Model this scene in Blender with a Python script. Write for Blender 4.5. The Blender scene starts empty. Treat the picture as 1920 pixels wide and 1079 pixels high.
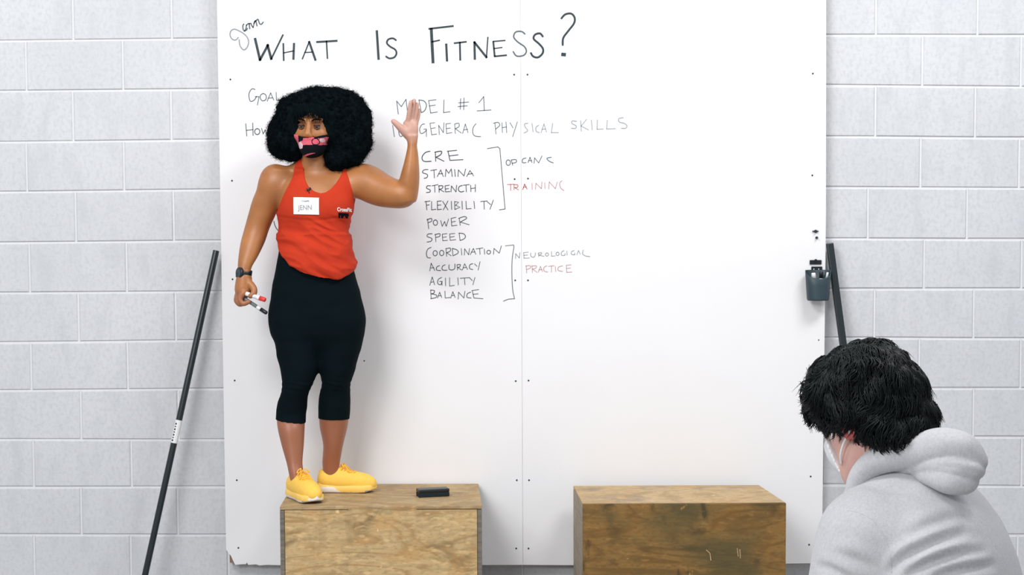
import bpy, bmesh, math, random
import numpy as np
from mathutils import Vector, Matrix
random.seed(7); rng = np.random.default_rng(11)
SC = bpy.context.scene; COL = SC.collection
f4 = np.float32
# ------------------------------------------------------------------ camera
FPX, PPX, PPY = 2846.4, 933.8, 622.5
PIT, YAW, ROL = -0.054835, -0.02034, -0.00448
CAM = np.array([1.2362, -6.2088, 1.58065])
_fw = np.array([math.sin(YAW)*math.cos(PIT), math.cos(YAW)*math.cos(PIT), math.sin(PIT)])
_rt = np.array([math.cos(YAW), -math.sin(YAW), 0.0]); _up = np.cross(_rt, _fw)
_r2 = math.cos(ROL)*_rt + math.sin(ROL)*_up; _u2 = -math.sin(ROL)*_rt + math.cos(ROL)*_up
cd = bpy.data.cameras.new('camera'); co = bpy.data.objects.new('camera', cd); COL.objects.link(co)
co.matrix_world = Matrix(((_r2[0], _u2[0], -_fw[0], CAM[0]), (_r2[1], _u2[1], -_fw[1], CAM[1]), (_r2[2], _u2[2], -_fw[2], CAM[2]), (0, 0, 0, 1)))
cd.sensor_width = 36; cd.lens = FPX/1920*36; cd.shift_x = (960-PPX)/1920; cd.shift_y = (PPY-539.5)/1920
SC.camera = co

def Q(x, y, Y):                      # measured point of the photograph -> the world point at depth Y
    d = _r2*(x-PPX)/FPX + _u2*(PPY-y)/FPX + _fw
    return CAM + d*((Y-CAM[1])/d[1])
def RZ(x, y, z):                     # the same for a horizontal plane at height z
    d = _r2*(x-PPX)/FPX + _u2*(PPY-y)/FPX + _fw
    p = CAM + d*((z-CAM[2])/d[2]); return (float(p[0]), float(p[1]))
def M_(px, Y): return px*(Y+6.209)/FPX   # length in metres
# ------------------------------------------------------------------ light
w = bpy.data.worlds.new('world'); SC.world = w; w.use_nodes = True
w.node_tree.nodes['Background'].inputs[0].default_value = (0.93, 0.96, 1.0, 1)
w.node_tree.nodes['Background'].inputs[1].default_value = 0.50
def area(loc, target, sx, sy, power, col=(1, 1, 1)):
    l = bpy.data.lights.new('ceiling_light', 'AREA'); l.shape = 'RECTANGLE'; l.size = sx; l.size_y = sy; l.energy = power; l.color = col
    o = bpy.data.objects.new('ceiling_light', l); COL.objects.link(o); o.location = loc
    o.rotation_euler = (Vector(target)-Vector(loc)).to_track_quat('-Z', 'Y').to_euler()
area((-0.8, -3.8, 4.6), (1.0, 0, 1.2), 1.8, 0.9, 108)
area((3.4, -2.6, 4.8), (1.9, 0, 1.3), 1.8, 0.9, 104)
area((-1.2, -6.6, 3.6), (.7, 0, .7), 2.4, 1.2, 120)
SC.view_settings.view_transform = 'Standard'; SC.view_settings.look = 'None'
SC.view_settings.gamma = 1; SC.view_settings.use_curve_mapping = False
SC.view_settings.exposure = 0.0
# ------------------------------------------------------------------ helpers
def new_mesh(name, verts, faces, mat=None, parent=None, smooth=True, mats=None, fm=None):
    me = bpy.data.meshes.new(name)
    if isinstance(faces, np.ndarray):
        n = len(faces); k = faces.shape[1]
        me.vertices.add(len(verts)); me.vertices.foreach_set('co', np.asarray(verts, f4).ravel())
        me.loops.add(n*k); me.loops.foreach_set('vertex_index', faces.astype(np.int32).ravel())
        me.polygons.add(n); me.polygons.foreach_set('loop_start', np.arange(0, n*k, k, dtype=np.int32))
        me.update(calc_edges=True)
    else:
        me.from_pydata([tuple(v) for v in verts], [], [tuple(f) for f in faces]); me.update()
    if smooth: me.polygons.foreach_set('use_smooth', np.ones(len(me.polygons), bool))
    for m in (mats or ([mat] if mat else [])): me.materials.append(m)
    if fm is not None: me.polygons.foreach_set('material_index', np.asarray(fm, np.int32))
    o = bpy.data.objects.new(name, me); COL.objects.link(o)
    if parent: o.parent = parent; o.matrix_parent_inverse = parent.matrix_basis.inverted() if parent.type == 'EMPTY' else Matrix()
    return o
def tag(o, label=None, cat=None, group=None, kind=None):
    for k, v in (('label', label), ('category', cat), ('group', group), ('kind', kind)):
        if v: o[k] = v
    return o
def thing(name, label, cat, loc=(0, 0, 0), group=None):
    o = bpy.data.objects.new(name, None); COL.objects.link(o); o.location = loc; o.empty_display_size = .05
    return tag(o, label, cat, group)
class MB:
    def __init__(s): s.v = []; s.f = []; s.m = []
    def add(s, v, f, m=0):
        n = len(s.v); s.v += [tuple(p) for p in v]; s.f += [tuple(i+n for i in q) for q in f]; s.m += [m]*len(f)
    def box(s, lo, hi, m=0):
        x0, y0, z0 = lo; x1, y1, z1 = hi
        s.add([(x0, y0, z0), (x1, y0, z0), (x1, y1, z0), (x0, y1, z0), (x0, y0, z1), (x1, y0, z1), (x1, y1, z1), (x0, y1, z1)],
              [(0, 3, 2, 1), (4, 5, 6, 7), (0, 1, 5, 4), (1, 2, 6, 5), (2, 3, 7, 6), (3, 0, 4, 7)], m)
    def tube(s, pts, rad, n=10, m=0, cap=True, flat=None):
        pts = [Vector(p) for p in pts]; rad = rad if hasattr(rad, '__len__') else [rad]*len(pts)
        t0 = (pts[1]-pts[0]).normalized(); a = t0.orthogonal().normalized(); base = len(s.v)
        for i, p in enumerate(pts):
            t = (pts[min(i+1, len(pts)-1)]-pts[max(i-1, 0)]).normalized()
            a = (a - t*a.dot(t)).normalized(); b = t.cross(a)
            for k in range(n):
                q = 2*math.pi*k/n; s.v.append(tuple(p+(a*math.cos(q)+b*math.sin(q))*rad[i]))
        for i in range(len(pts)-1):
            for k in range(n):
                k2 = (k+1) % n; s.f.append((base+i*n+k, base+i*n+k2, base+(i+1)*n+k2, base+(i+1)*n+k)); s.m.append(m)
        if cap:
            s.f.append(tuple(base+k for k in range(n))[::-1]); s.f.append(tuple(base+(len(pts)-1)*n+k for k in range(n))); s.m += [m, m]
    def prism(s, quad, z0, z1, m=0):       # vertical prism over a footprint polygon
        n = len(quad); v = [(x, y, z0) for x, y in quad]+[(x, y, z1) for x, y in quad]
        s.add(v, [tuple(range(n))[::-1], tuple(range(n, 2*n))]+[(i, (i+1) % n, n+(i+1) % n, n+i) for i in range(n)], m)
    def build(s, name, mats, parent=None, smooth=False, bevel=0):
        mats = mats if isinstance(mats, list) else [mats]
        o = new_mesh(name, s.v, s.f, parent=parent, smooth=smooth, mats=mats, fm=s.m)
        if bevel:
            b = o.modifiers.new('bevel', 'BEVEL'); b.width = bevel; b.segments = 2; b.limit_method = 'ANGLE'; b.angle_limit = 0.6
        return o
# ---- materials
def mat(name, col, rough=.6, metal=0, spec=.5, vary=None, bump=None, sheen=0, coat=0, sss=0):
    m = bpy.data.materials.new(name); m.use_nodes = True; nt = m.node_tree; N = nt.nodes; b = N['Principled BSDF']
    b.inputs['Base Color'].default_value = (*col, 1); b.inputs['Roughness'].default_value = rough
    b.inputs['Metallic'].default_value = metal; b.inputs['Specular IOR Level'].default_value = spec
    b.inputs['Sheen Weight'].default_value = sheen; b.inputs['Coat Weight'].default_value = coat
    if sss: b.inputs['Subsurface Weight'].default_value = sss; b.inputs['Subsurface Radius'].default_value = (.01, .004, .002); b.inputs['Subsurface Scale'].default_value = .5
    if vary or bump:
        g = N.new('ShaderNodeNewGeometry')
    if vary:   # vary = (colour 2, scale, contrast, stretch)
        c2, sc, con, st = vary
        mp = N.new('ShaderNodeMapping'); mp.inputs['Scale'].default_value = st; nt.links.new(g.outputs['Position'], mp.inputs[0])
        t = N.new('ShaderNodeTexNoise'); t.inputs['Scale'].default_value = sc; t.inputs['Detail'].default_value = 8; nt.links.new(mp.outputs[0], t.inputs['Vector'])
        r = N.new('ShaderNodeValToRGB'); r.color_ramp.elements[0].position = .5-con; r.color_ramp.elements[1].position = .5+con
        r.color_ramp.elements[0].color = (*col, 1); r.color_ramp.elements[1].color = (*c2, 1)
        nt.links.new(t.outputs['Fac'], r.inputs[0]); nt.links.new(r.outputs[0], b.inputs['Base Color'])
    if bump:   # bump = (scale, strength, distance)
        t = N.new('ShaderNodeTexNoise'); t.inputs['Scale'].default_value = bump[0]; t.inputs['Detail'].default_value = 5; nt.links.new(g.outputs['Position'], t.inputs['Vector'])
        bp = N.new('ShaderNodeBump'); bp.inputs['Strength'].default_value = bump[1]; bp.inputs['Distance'].default_value = bump[2]
        nt.links.new(t.outputs['Fac'], bp.inputs['Height']); nt.links.new(bp.outputs[0], b.inputs['Normal'])
    return m
def layer(m, c2, sc, lo, hi, st=(1, 1, 1), fac=1.0, detail=8, off=(0, 0, 0), dist=0):
    """another wear layer over a material's base colour"""
    nt = m.node_tree; N = nt.nodes; b = N['Principled BSDF']; g = N.new('ShaderNodeNewGeometry')
    mp = N.new('ShaderNodeMapping'); mp.inputs['Scale'].default_value = st; mp.inputs['Location'].default_value = off; nt.links.new(g.outputs['Position'], mp.inputs[0])
    t = N.new('ShaderNodeTexNoise'); t.inputs['Scale'].default_value = sc; t.inputs['Detail'].default_value = detail; t.inputs['Distortion'].default_value = dist
    nt.links.new(mp.outputs[0], t.inputs['Vector'])
    mr = N.new('ShaderNodeMapRange'); mr.inputs['From Min'].default_value = lo; mr.inputs['From Max'].default_value = hi; mr.inputs['To Max'].default_value = fac
    nt.links.new(t.outputs['Fac'], mr.inputs['Value'])
    mx = N.new('ShaderNodeMix'); mx.data_type = 'RGBA'; nt.links.new(mr.outputs[0], mx.inputs['Factor'])
    l = b.inputs['Base Color'].links
    if l: nt.links.new(l[0].from_socket, mx.inputs['A'])
    else: mx.inputs['A'].default_value = b.inputs['Base Color'].default_value
    mx.inputs['B'].default_value = (*c2, 1); nt.links.new(mx.outputs['Result'], b.inputs['Base Color'])
    return m
MAT = {}
MAT['block'] = mat('painted_block', (.60, .61, .635), .75, vary=((.68, .69, .71), 1.6, .22, (1, 1, 1)), bump=(90, .25, .003))
layer(MAT['block'], (.50, .512, .535), 75, .46, .66, (1, 1, .7), .42)
layer(MAT['block'], (.54, .552, .575), 14, .50, .70, (1, 1, .35), .55)
layer(MAT['block'], (.42, .43, .455), 5, .68, .78, (1, 1, 1.3), .35, off=(3, 0, 1))
MAT['mortar'] = mat('painted_mortar', (.76, .765, .78), .8, bump=(60, .2, .002))
MAT['board'] = mat('whiteboard_laminate', (.86, .855, .87), .55, spec=.2, vary=((.885, .88, .895), 3, .3, (1, 1, 1)))
MAT['edge'] = mat('raw_hardboard_edge', (.22, .14, .09), .8, vary=((.32, .22, .15), 60, .2, (1, 1, 1)))
MAT['screw'] = mat('dark_screw', (.03, .035, .04), .5)
MAT['ink'] = mat('black_marker_ink', (.018, .035, .042), .6)
MAT['ink_mid'] = mat('grey_marker_ink', (.10, .13, .145), .7)
MAT['ink_pale'] = mat('faded_marker_ink', (.30, .32, .34), .7)
MAT['ink_red'] = mat('red_marker_ink', (.55, .12, .11), .7)
MAT['ink_red_pale'] = mat('faded_red_marker_ink', (.56, .30, .30), .7)
MAT['smudge'] = mat('marker_residue', (.70, .70, .73), .6)
MAT['black_metal'] = mat('black_metal', (.010, .018, .022), .38, spec=.6, bump=(200, .1, .001))
MAT['slate'] = mat('slate_plastic', (.030, .055, .070), .42, spec=.5)
MAT['white_plastic'] = mat('white_plastic', (.85, .85, .86), .4)
MAT['red_plastic'] = mat('red_plastic', (.72, .045, .04), .4)
MAT['black_plastic'] = mat('black_plastic', (.010, .014, .018), .35)
MAT['felt'] = mat('black_felt', (.006, .012, .017), .9, bump=(300, .4, .002))
MAT['floor'] = mat('bounce_floor', (.34, .34, .35), .8, vary=((.40, .40, .41), 30, .2, (1, 1, 1)))  # floor out of view, grey raised to bounce light up the wall
MAT['skin'] = mat('brown_skin', (.49, .198, .062), .44, spec=.5, vary=((.33, .128, .045), 9, .25, (1, 1, 1)), sss=.1)
MAT['palm'] = mat('pink_palm_skin', (.62, .38, .32), .6, sss=.1)
MAT['shin'] = mat('reddish_brown_skin', (.37, .135, .068), .5, spec=.35, vary=((.29, .10, .05), 12, .25, (1, 1, 1)), sss=.1)
def blend_attr(m, cols):
    nt = m.node_tree; N = nt.nodes; b = N['Principled BSDF']; a = N.new('ShaderNodeAttribute'); a.attribute_name = 'tone'; sp = N.new('ShaderNodeSeparateColor'); nt.links.new(a.outputs['Color'], sp.inputs[0])
    for i, c in enumerate(cols):
        mx = N.new('ShaderNodeMix'); mx.data_type = 'RGBA'; l = b.inputs['Base Color'].links; nt.links.new(l[0].from_socket, mx.inputs['A']); mx.inputs['B'].default_value = (*c, 1)
        nt.links.new(sp.outputs[i], mx.inputs['Factor']); nt.links.new(mx.outputs['Result'], b.inputs['Base Color'])
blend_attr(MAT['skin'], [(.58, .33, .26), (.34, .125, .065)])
MAT['afro'] = mat('afro_hair', (.003, .0065, .008), .9, spec=.04)
MAT['red_cloth'] = mat('red_jersey', (.56, .040, .012), .8, spec=.2, vary=((.48, .032, .010), 30, .3, (1, 1, 1)), bump=(600, .25, .0012))
MAT['leggings'] = mat('dark_leggings', (.0026, .0070, .0092), .85, spec=.06, bump=(700, .15, .001))
MAT['yellow'] = mat('yellow_mesh', (.95, .60, .10), .7, vary=((.92, .54, .075), 60, .3, (1, 1, 1)), bump=(420, .35, .0015))
MAT['yellow_foam'] = mat('yellow_foam', (.97, .64, .15), .6)
MAT['white_foam'] = mat('white_foam', (.86, .84, .82), .6)
MAT['outsole'] = mat('worn_outsole', (.42, .40, .36), .8)
MAT['lace'] = mat('yellow_lace', (.93, .50, .04), .7)
MAT['man_skin'] = mat('pale_skin', (.70, .44, .37), .5, spec=.35, vary=((.64, .36, .31), 25, .3, (1, 1, 1)), sss=.15)
MAT['ear'] = mat('flushed_ear_skin', (.46, .11, .10), .5, spec=.35, sss=.15)
MAT['man_hair'] = mat('dark_wavy_hair', (.0028, .0056, .0064), .42, spec=.25)
MAT['hoodie'] = mat('heather_grey_fleece', (.58, .58, .60), .92, vary=((.49, .49, .51), 230, .22, (1, 1, .6)), bump=(500, .45, .0015), sheen=.2)
MAT['jeans'] = mat('dark_trousers', (.03, .035, .05), .85)
MAT['steel'] = mat('steel', (.5, .5, .5), .3, metal=1)
# plywood
def plywood(name, c1, c2, dark, seed, dirty):
    m = bpy.data.materials.new(name); m.use_nodes = True; nt = m.node_tree; N = nt.nodes; b = N['Principled BSDF']; b.inputs['Roughness'].default_value = .68
    b.inputs['Specular IOR Level'].default_value = .3
    g = N.new('ShaderNodeNewGeometry'); mp = N.new('ShaderNodeMapping'); nt.links.new(g.outputs['Position'], mp.inputs[0])
    mp.inputs['Location'].default_value = (seed, 0, seed*.7); mp.inputs['Scale'].default_value = (1.1, 1.1, 4.2); mp.inputs['Rotation'].default_value = (0, .16, 0)
    t = N.new('ShaderNodeTexNoise'); t.inputs['Scale'].default_value = 1.7; t.inputs['Detail'].default_value = 2.5; t.inputs['Distortion'].default_value = .9; nt.links.new(mp.outputs[0], t.inputs['Vector'])
    mul = N.new('ShaderNodeMath'); mul.operation = 'MULTIPLY'; mul.inputs[1].default_value = 13; nt.links.new(t.outputs['Fac'], mul.inputs[0])
    fr = N.new('ShaderNodeMath'); fr.operation = 'PINGPONG'; fr.inputs[1].default_value = 1; nt.links.new(mul.outputs[0], fr.inputs[0])
    r = N.new('ShaderNodeValToRGB'); e = r.color_ramp.elements; e[0].color = (*c2, 1); e[1].color = (*c1, 1); e[0].position = 0; e[1].position = .55
    nt.links.new(fr.outputs[0], r.inputs[0]); nt.links.new(r.outputs[0], b.inputs['Base Color'])
    layer(m, tuple(c*.72 for c in c1), 55, .48, .62, (.12, .12, 1.4), .55)
    layer(m, (c1[0]*1.0, c1[1]*.80, c1[2]*.60), 7, .52, .66, (1, 1, 1.8), .3 if dirty > .8 else .55, off=(seed, 1, 0))
    layer(m, dark, 5.5, .56, .70, (1, 1, 1.5), dirty, off=(seed*2, 0, 3), dist=.6)
    layer(m, dark, 9, .60, .67, (1.8, 1, .5), dirty if dirty > .8 else dirty*.25, off=(seed*3, 0, 1))
    layer(m, tuple(c*.6 for c in c1), 110, .50, .66, (.45, 1, 1), .6, off=(seed, 5, 0))
    layer(m, tuple(min(1, c*1.45) for c in c1), 70, .56, .68, (.35, 1, 1), .45, off=(seed, 9, 0))
    if dirty > .8: layer(m, (.075, .068, .030), 3.0, .50, .66, (1, 1, 1.6), .75, off=(seed*4, 0, 2))
    layer(m, (min(1, c1[0]*1.5), min(1, c1[1]*1.5), min(1, c1[2]*1.5)), 34, .70, .73, (1, 1, .5), .8, off=(seed*5, 2, 1))
    return m
MAT['ply_a'] = plywood('tan_plywood', (.57, .40, .195), (.40, .245, .10), (.15, .098, .045), 3.1, .79)
MAT['ply_b'] = plywood('stained_plywood', (.26, .145, .042), (.165, .088, .025), (.045, .030, .013), 7.7, .85)
MAT['ply_a_top'] = plywood('worn_tan_plywood', (.46, .325, .17), (.34, .23, .115), (.18, .13, .085), 5.3, .7)
MAT['ply_b_top'] = plywood('toplit_scuffed_plywood', (.52, .37, .20), (.42, .29, .15), (.26, .21, .18), 9.9, .7)  # base lightened to hold the overhead light on the top, under scuffs
MAT['ply_side'] = plywood('grey_side_plywood', (.42, .36, .27), (.34, .29, .21), (.14, .13, .11), 1.3, .5)
MAT['ply_edge'] = mat('dark_plywood_edge', (.10, .095, .085), .8, vary=((.24, .20, .15), 40, .25, (.2, .2, 3)))

# ---- signed distance fields -> smooth closed meshes
class Field:
    def __init__(s, lo, hi, h):
        s.h = h; s.ax = [np.arange(lo[i], hi[i]+h, h, dtype=f4) for i in range(3)]; s.d = np.full([len(a) for a in s.ax], 1.0, f4)
    def copy(s):
        c = Field.__new__(Field); c.h = s.h; c.ax = s.ax; c.d = s.d.copy(); return c
    def blk(s, lo, hi):
        sl = []
        for i in range(3):
            a = int(np.searchsorted(s.ax[i], lo[i])); b = int(np.searchsorted(s.ax[i], hi[i])); sl.append(slice(a, max(b, a)))
        return tuple(sl), s.ax[0][sl[0]][:, None, None], s.ax[1][sl[1]][None, :, None], s.ax[2][sl[2]][None, None, :]
    def put(s, fn, lo, hi, k=0.0, sub=False):
        lo = np.asarray(lo)-k-.025; hi = np.asarray(hi)+k+.025
        sl, X, Y, Z = s.blk(lo, hi)
        if 0 in s.d[sl].shape: return
        v = fn(X, Y, Z); a = s.d[sl]
        if sub: v = -v
        if k > 0:
            if sub: h = np.clip(.5-.5*(a-v)/k, 0, 1); s.d[sl] = a*(1-h)+v*h+k*h*(1-h)
            else: h = np.clip(.5+.5*(a-v)/k, 0, 1); s.d[sl] = a*(1-h)+v*h-k*h*(1-h)
        else: s.d[sl] = np.maximum(a, v) if sub else np.minimum(a, v)
    def cone(s, a, b, ra, rb, k=.01, sub=False):
        a = np.asarray(a, float); b = np.asarray(b, float); ab = b-a; L = float(ab@ab)+1e-12
        def fn(X, Y, Z):
            t = np.clip(((X-a[0])*ab[0]+(Y-a[1])*ab[1]+(Z-a[2])*ab[2])/L, 0, 1).astype(f4)
            return np.sqrt((X-a[0]-t*ab[0])**2+(Y-a[1]-t*ab[1])**2+(Z-a[2]-t*ab[2])**2)-(ra+t*(rb-ra))
        r = max(ra, rb); s.put(fn, np.minimum(a, b)-r, np.maximum(a, b)+r, k, sub)
    def chain(s, pts, rad, k=.006, n=4):
        P = spline(pts, n); R = spline([(r,) for r in rad], n)
        for i in range(len(P)-1): s.cone(P[i], P[i+1], R[i][0], R[i+1][0], k)
    def ell(s, c, r, R=None, k=.015, sub=False):
        c = np.asarray(c, float); r = np.asarray(r, float); R = np.eye(3) if R is None else np.asarray(R)
        def fn(X, Y, Z):
            x, y, z = X-c[0], Y-c[1], Z-c[2]
            q = [(R[i][0]*x+R[i][1]*y+R[i][2]*z) for i in range(3)]
            k0 = np.sqrt(sum((q[i]/r[i])**2 for i in range(3))); k1 = np.sqrt(sum((q[i]/r[i]**2)**2 for i in range(3)))+1e-6
            return (k0*(k0-1)/k1).astype(f4)
        ext = np.sqrt(sum((R[i]*r[i])**2 for i in range(3))); s.put(fn, c-ext, c+ext, k, sub)
    def stack(s, rows, k=.012, e=2.0, shear=None):
        """horizontal elliptic sections, rows = (photo y, left x, right x, depth centre, half depth in m)"""
        T = []
        for (py, xl, xr, Yc, hd) in rows:
            a = Q(xl, py, Yc); b = Q(xr, py, Yc); T.append(((a[2]+b[2])/2, (a[0]+b[0])/2, Yc, (b[0]-a[0])/2, hd))
        T = np.array(spline(T, 5)); T = T[np.argsort(T[:, 0])]; z0, z1 = T[0, 0], T[-1, 0]
        def fn(X, Y, Z):
            zz = Z.ravel(); I = lambda j: np.interp(zz, T[:, 0], T[:, j]).astype(f4)[None, None, :]
            cx, cy, a, b = I(1), I(2), I(3), I(4); m = np.minimum(a, b)
            if e == 2.0: u = np.sqrt(((X-cx)/a)**2+((Y-cy)/b)**2)
            else: u = (np.abs((X-cx)/a)**e+np.abs((Y-cy)/b)**e)**(1/e)
            return np.maximum((u-1)*m, np.maximum(z0-Z, Z-z1)).astype(f4)
        s.put(fn, (min(T[:, 1]-T[:, 3]), min(T[:, 2]-T[:, 4]), z0), (max(T[:, 1]+T[:, 3]), max(T[:, 2]+T[:, 4]), z1), k)
    def mesh(s, smooth=2, iso=0.0):
        d = s.d-iso if iso else s.d; h = s.h; neg = d < 0
        neg[0] = neg[-1] = False; neg[:, 0] = neg[:, -1] = False; neg[:, :, 0] = neg[:, :, -1] = False
        c = np.zeros([n-1 for n in d.shape], np.uint8)
        for i in (0, 1):
            for j in (0, 1):
                for k in (0, 1): c += neg[i:i+c.shape[0], j:j+c.shape[1], k:k+c.shape[2]]
        act = (c > 0) & (c < 8); I = np.argwhere(act); idm = np.full(c.shape, -1, np.int32); idm[act] = np.arange(len(I))
        cor = [(i, j, k) for i in (0, 1) for j in (0, 1) for k in (0, 1)]
        V = {q: d[I[:, 0]+q[0], I[:, 1]+q[1], I[:, 2]+q[2]] for q in cor}
        acc = np.zeros((len(I), 3)); cnt = np.zeros(len(I))
        for q in cor:
            for ax in range(3):
                if q[ax]: continue
                q2 = tuple(q[t]+(t == ax) for t in range(3)); a, b = V[q], V[q2]; m = (a < 0) != (b < 0)
                t = np.where(m, a/np.where(m, a-b, 1), 0); p = np.tile(np.array(q, float), (len(I), 1)); p[:, ax] = np.clip(t, 0, 1)
                acc[m] += p[m]; cnt[m] += 1
        v = (I+acc/np.maximum(cnt, 1)[:, None])*h+np.array([a[0] for a in s.ax])
        F = []
        for ax in range(3):
            sl0 = [slice(1, -1)]*3; sl1 = [slice(1, -1)]*3; sl0[ax] = slice(0, -1); sl1[ax] = slice(1, None)
            a = neg[tuple(sl0)]; b = neg[tuple(sl1)]; X = np.argwhere(a != b)
            if not len(X): continue
            flip = a[tuple(X.T)]; X = X+1; X[:, ax] -= 1; u, w_ = [(1, 2), (2, 0), (0, 1)][ax]
            def cid(du, dw):
                Y = X.copy(); Y[:, u] += du; Y[:, w_] += dw; return idm[tuple(Y.T)]
            q = np.stack([cid(-1, -1), cid(0, -1), cid(0, 0), cid(-1, 0)], 1); q[~flip] = q[~flip][:, ::-1]; F.append(q)
        F = np.concatenate(F); F = F[(F >= 0).all(1)]
        if smooth: v = relax(v, F, smooth)
        return v, F
def relax(v, F, n, lam=.55):
    E = np.concatenate([F[:, [i, (i+1) % F.shape[1]]] for i in range(F.shape[1])]); N = len(v)
    deg = np.bincount(E.ravel(), minlength=N).astype(float); deg[deg == 0] = 1
    for it in range(n):
        for l in (lam, -lam*.9):
            s = np.stack([np.bincount(E[:, 0], v[E[:, 1], c], N)+np.bincount(E[:, 1], v[E[:, 0], c], N) for c in range(3)], 1)
            v = v+l*(s/deg[:, None]-v)
    return v
def vnormals(v, F):
    n = np.cross(v[F[:, 2]]-v[F[:, 0]], v[F[:, 3]]-v[F[:, 1]]); o = np.zeros_like(v)
    for k in range(4):
        for c in range(3): o[:, c] += np.bincount(F[:, k], n[:, c], len(v))
    return o/(np.linalg.norm(o, axis=1, keepdims=True)+1e-12)
def spline(pts, n):
    P = [np.asarray(p, float) for p in pts]; out = []
    if len(P) < 3 or n <= 1: return P
    for i in range(len(P)-1):
        p0, p1, p2, p3 = P[max(i-1, 0)], P[i], P[i+1], P[min(i+2, len(P)-1)]
        for j in range(n):
            t = j/n; out.append(.5*((2*p1)+(-p0+p2)*t+(2*p0-5*p1+4*p2-p3)*t*t+(-p0+3*p1-3*p2+p3)*t**3))
    out.append(P[-1]); return out
_lat = rng.random((32, 32, 32)).astype(f4)
def vnoise(p, sc, off=0):
    q = np.asarray(p)*sc+off+100; i = np.floor(q).astype(int); t = q-i; t = t*t*(3-2*t); r = 0
    for a in (0, 1):
        for b in (0, 1):
            for c in (0, 1):
                wgt = (t[..., 0] if a else 1-t[..., 0])*(t[..., 1] if b else 1-t[..., 1])*(t[..., 2] if c else 1-t[..., 2])
                r = r+wgt*_lat[(i[..., 0]+a) % 32, (i[..., 1]+b) % 32, (i[..., 2]+c) % 32]
    return r
def polysd(X, Z, poly):
    """signed distance to a closed polygon in x,z"""
    d = np.full(np.broadcast(X, Z).shape, 1e9, f4); ins = np.zeros(d.shape, bool); n = len(poly)
    for i in range(n):
        ax, az = poly[i]; bx, bz = poly[(i+1) % n]; ex, ez = bx-ax, bz-az
        t = np.clip(((X-ax)*ex+(Z-az)*ez)/(ex*ex+ez*ez+1e-12), 0, 1)
        d = np.minimum(d, (X-ax-t*ex)**2+(Z-az-t*ez)**2)
        if az != bz: ins ^= ((az > Z) != (bz > Z)) & (X < ex*(Z-az)/ez+ax)
    d = np.sqrt(d); return np.where(ins, -d, d).astype(f4)
#@@SETTING
# ------------------------------------------------------------------ setting: block wall and floor
LV = [([136.5, 321.5], 37), ([48.5, 230], 123), ([136.5, 320.5], 216), ([49.5, 232], 311), ([141.5, 325], 405), ([55, 237], 500), ([147, 329], 595), ([58, 239], 687), ([151.5, 334], 779), ([62.5, 246], 870), ([152, 333], 960), ([64, 245], 1042)]
RV = [([None, 1833.7], 30), ([1730, 1915], 113), ([1642, 1829], 208), ([1726.5, 1911.6], 304), ([1628, 1813.7], 400), ([1733, 1916], 495), ([1640, 1826], 588), ([1724, 1914], 680), ([None, 1825.4], 773), ([None, 1916], 867)]
HL = [[(0, 77.5), (405, 72.5), (1550, 65.8), (1920, 66.7)], [(0, 171.5), (405, 167.5), (1550, 160), (1920, 163.7)], [(0, 267.5), (405, 262.5), (1550, 256), (1920, 259.4)], [(0, 361), (405, 356), (1550, 351.5), (1920, 353.7)], [(0, 456), (405, 452), (1550, 448), (1920, 449.5)], [(0, 550), (400, 547.5), (1580, 542.3), (1920, 542)], [(0, 643.5), (390, 639), (1600, 634), (1920, 636)], [(0, 733.5), (415, 730), (1760, 728.8), (1920, 728.8)], [(0, 825), (415, 826), (1820, 819.8), (1920, 820.7)], [(0, 914.5), (415, 914), (1560, 909.5), (1875, 913)], [(0, 1003.5), (420, 1004.5), (1900, 1004)]]
hz = [np.array([Q(x, y, 0)[[0, 2]] for x, y in l]) for l in HL]
def line_z(r, x):
    if r < 0: return line_z(0, x)+.2032*(-r)
    if r > 10: return line_z(10, x)-.2032*(r-10) if r < 12 else 0.0
    return float(np.interp(x, hz[r][:, 0], hz[r][:, 1]))
def col_x(row, c):
    k = {}
    if 0 <= row < len(LV):
        for cc, x in zip([1, 3] if row % 2 == 0 else [0, 2], LV[row][0]): k[cc] = Q(x, LV[row][1], 0)[0]
        if row < len(RV):
            for cc, x in zip([17, 19] if row % 2 == 0 else [18, 20], RV[row][0]):
                if x: k[cc] = Q(x, RV[row][1], 0)[0]
    else: k[1] = -.823+.2032
    ks = sorted(k); 
    if c <= ks[0]: return k[ks[0]]+(c-ks[0])*.2032
    if c >= ks[-1]: return k[ks[-1]]+(c-ks[-1])*.2032
    return float(np.interp(c, ks, [k[q] for q in ks]))
wb = MB(); wb.box((-2.6, .006, 0), (5.0, .2, 3.4)); wall = wb.build('wall_back', MAT['mortar']); tag(wall, 'painted grey concrete block wall behind the whiteboard', kind='structure')
G = .0036
for row in range(-4, 13):
    c0 = -8 + ((row+1) % 2 != 0) * 0
    for c in range(-9, 29, 2):
        cc = c if row % 2 == 0 else c+1
        xa, xb = col_x(row, cc)+G, col_x(row, cc+2)-G
        if xb < -2.55 or xa > 4.95: continue
        g2 = G*random.uniform(.7, 1.15)
        zt = [line_z(row-1, x)-g2 for x in (xa, xb)]; zb = [line_z(row, x)+G for x in (xa, xb)]
        if zb[0] < 0: zb = [.001, .001]
        if zt[0] > 3.4: continue
        yf = random.uniform(.0004, .0018); b = .0035; v = []
        for y, o in ((.02, 0), (yf+b, 0), (yf, b)):
            v += [(xa+o, y, zb[0]+o), (xb-o, y, zb[1]+o), (xb-o, y, zt[1]-o), (xa+o, y, zt[0]-o)]
        F = [(8, 9, 10, 11)]+[(4*k+i, 4*k+(i+1) % 4, 4*k+4+(i+1) % 4, 4*k+4+i) for k in (0, 1) for i in range(4)]
        new_mesh('block', v, F, MAT['block'], wall, smooth=False)
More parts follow.
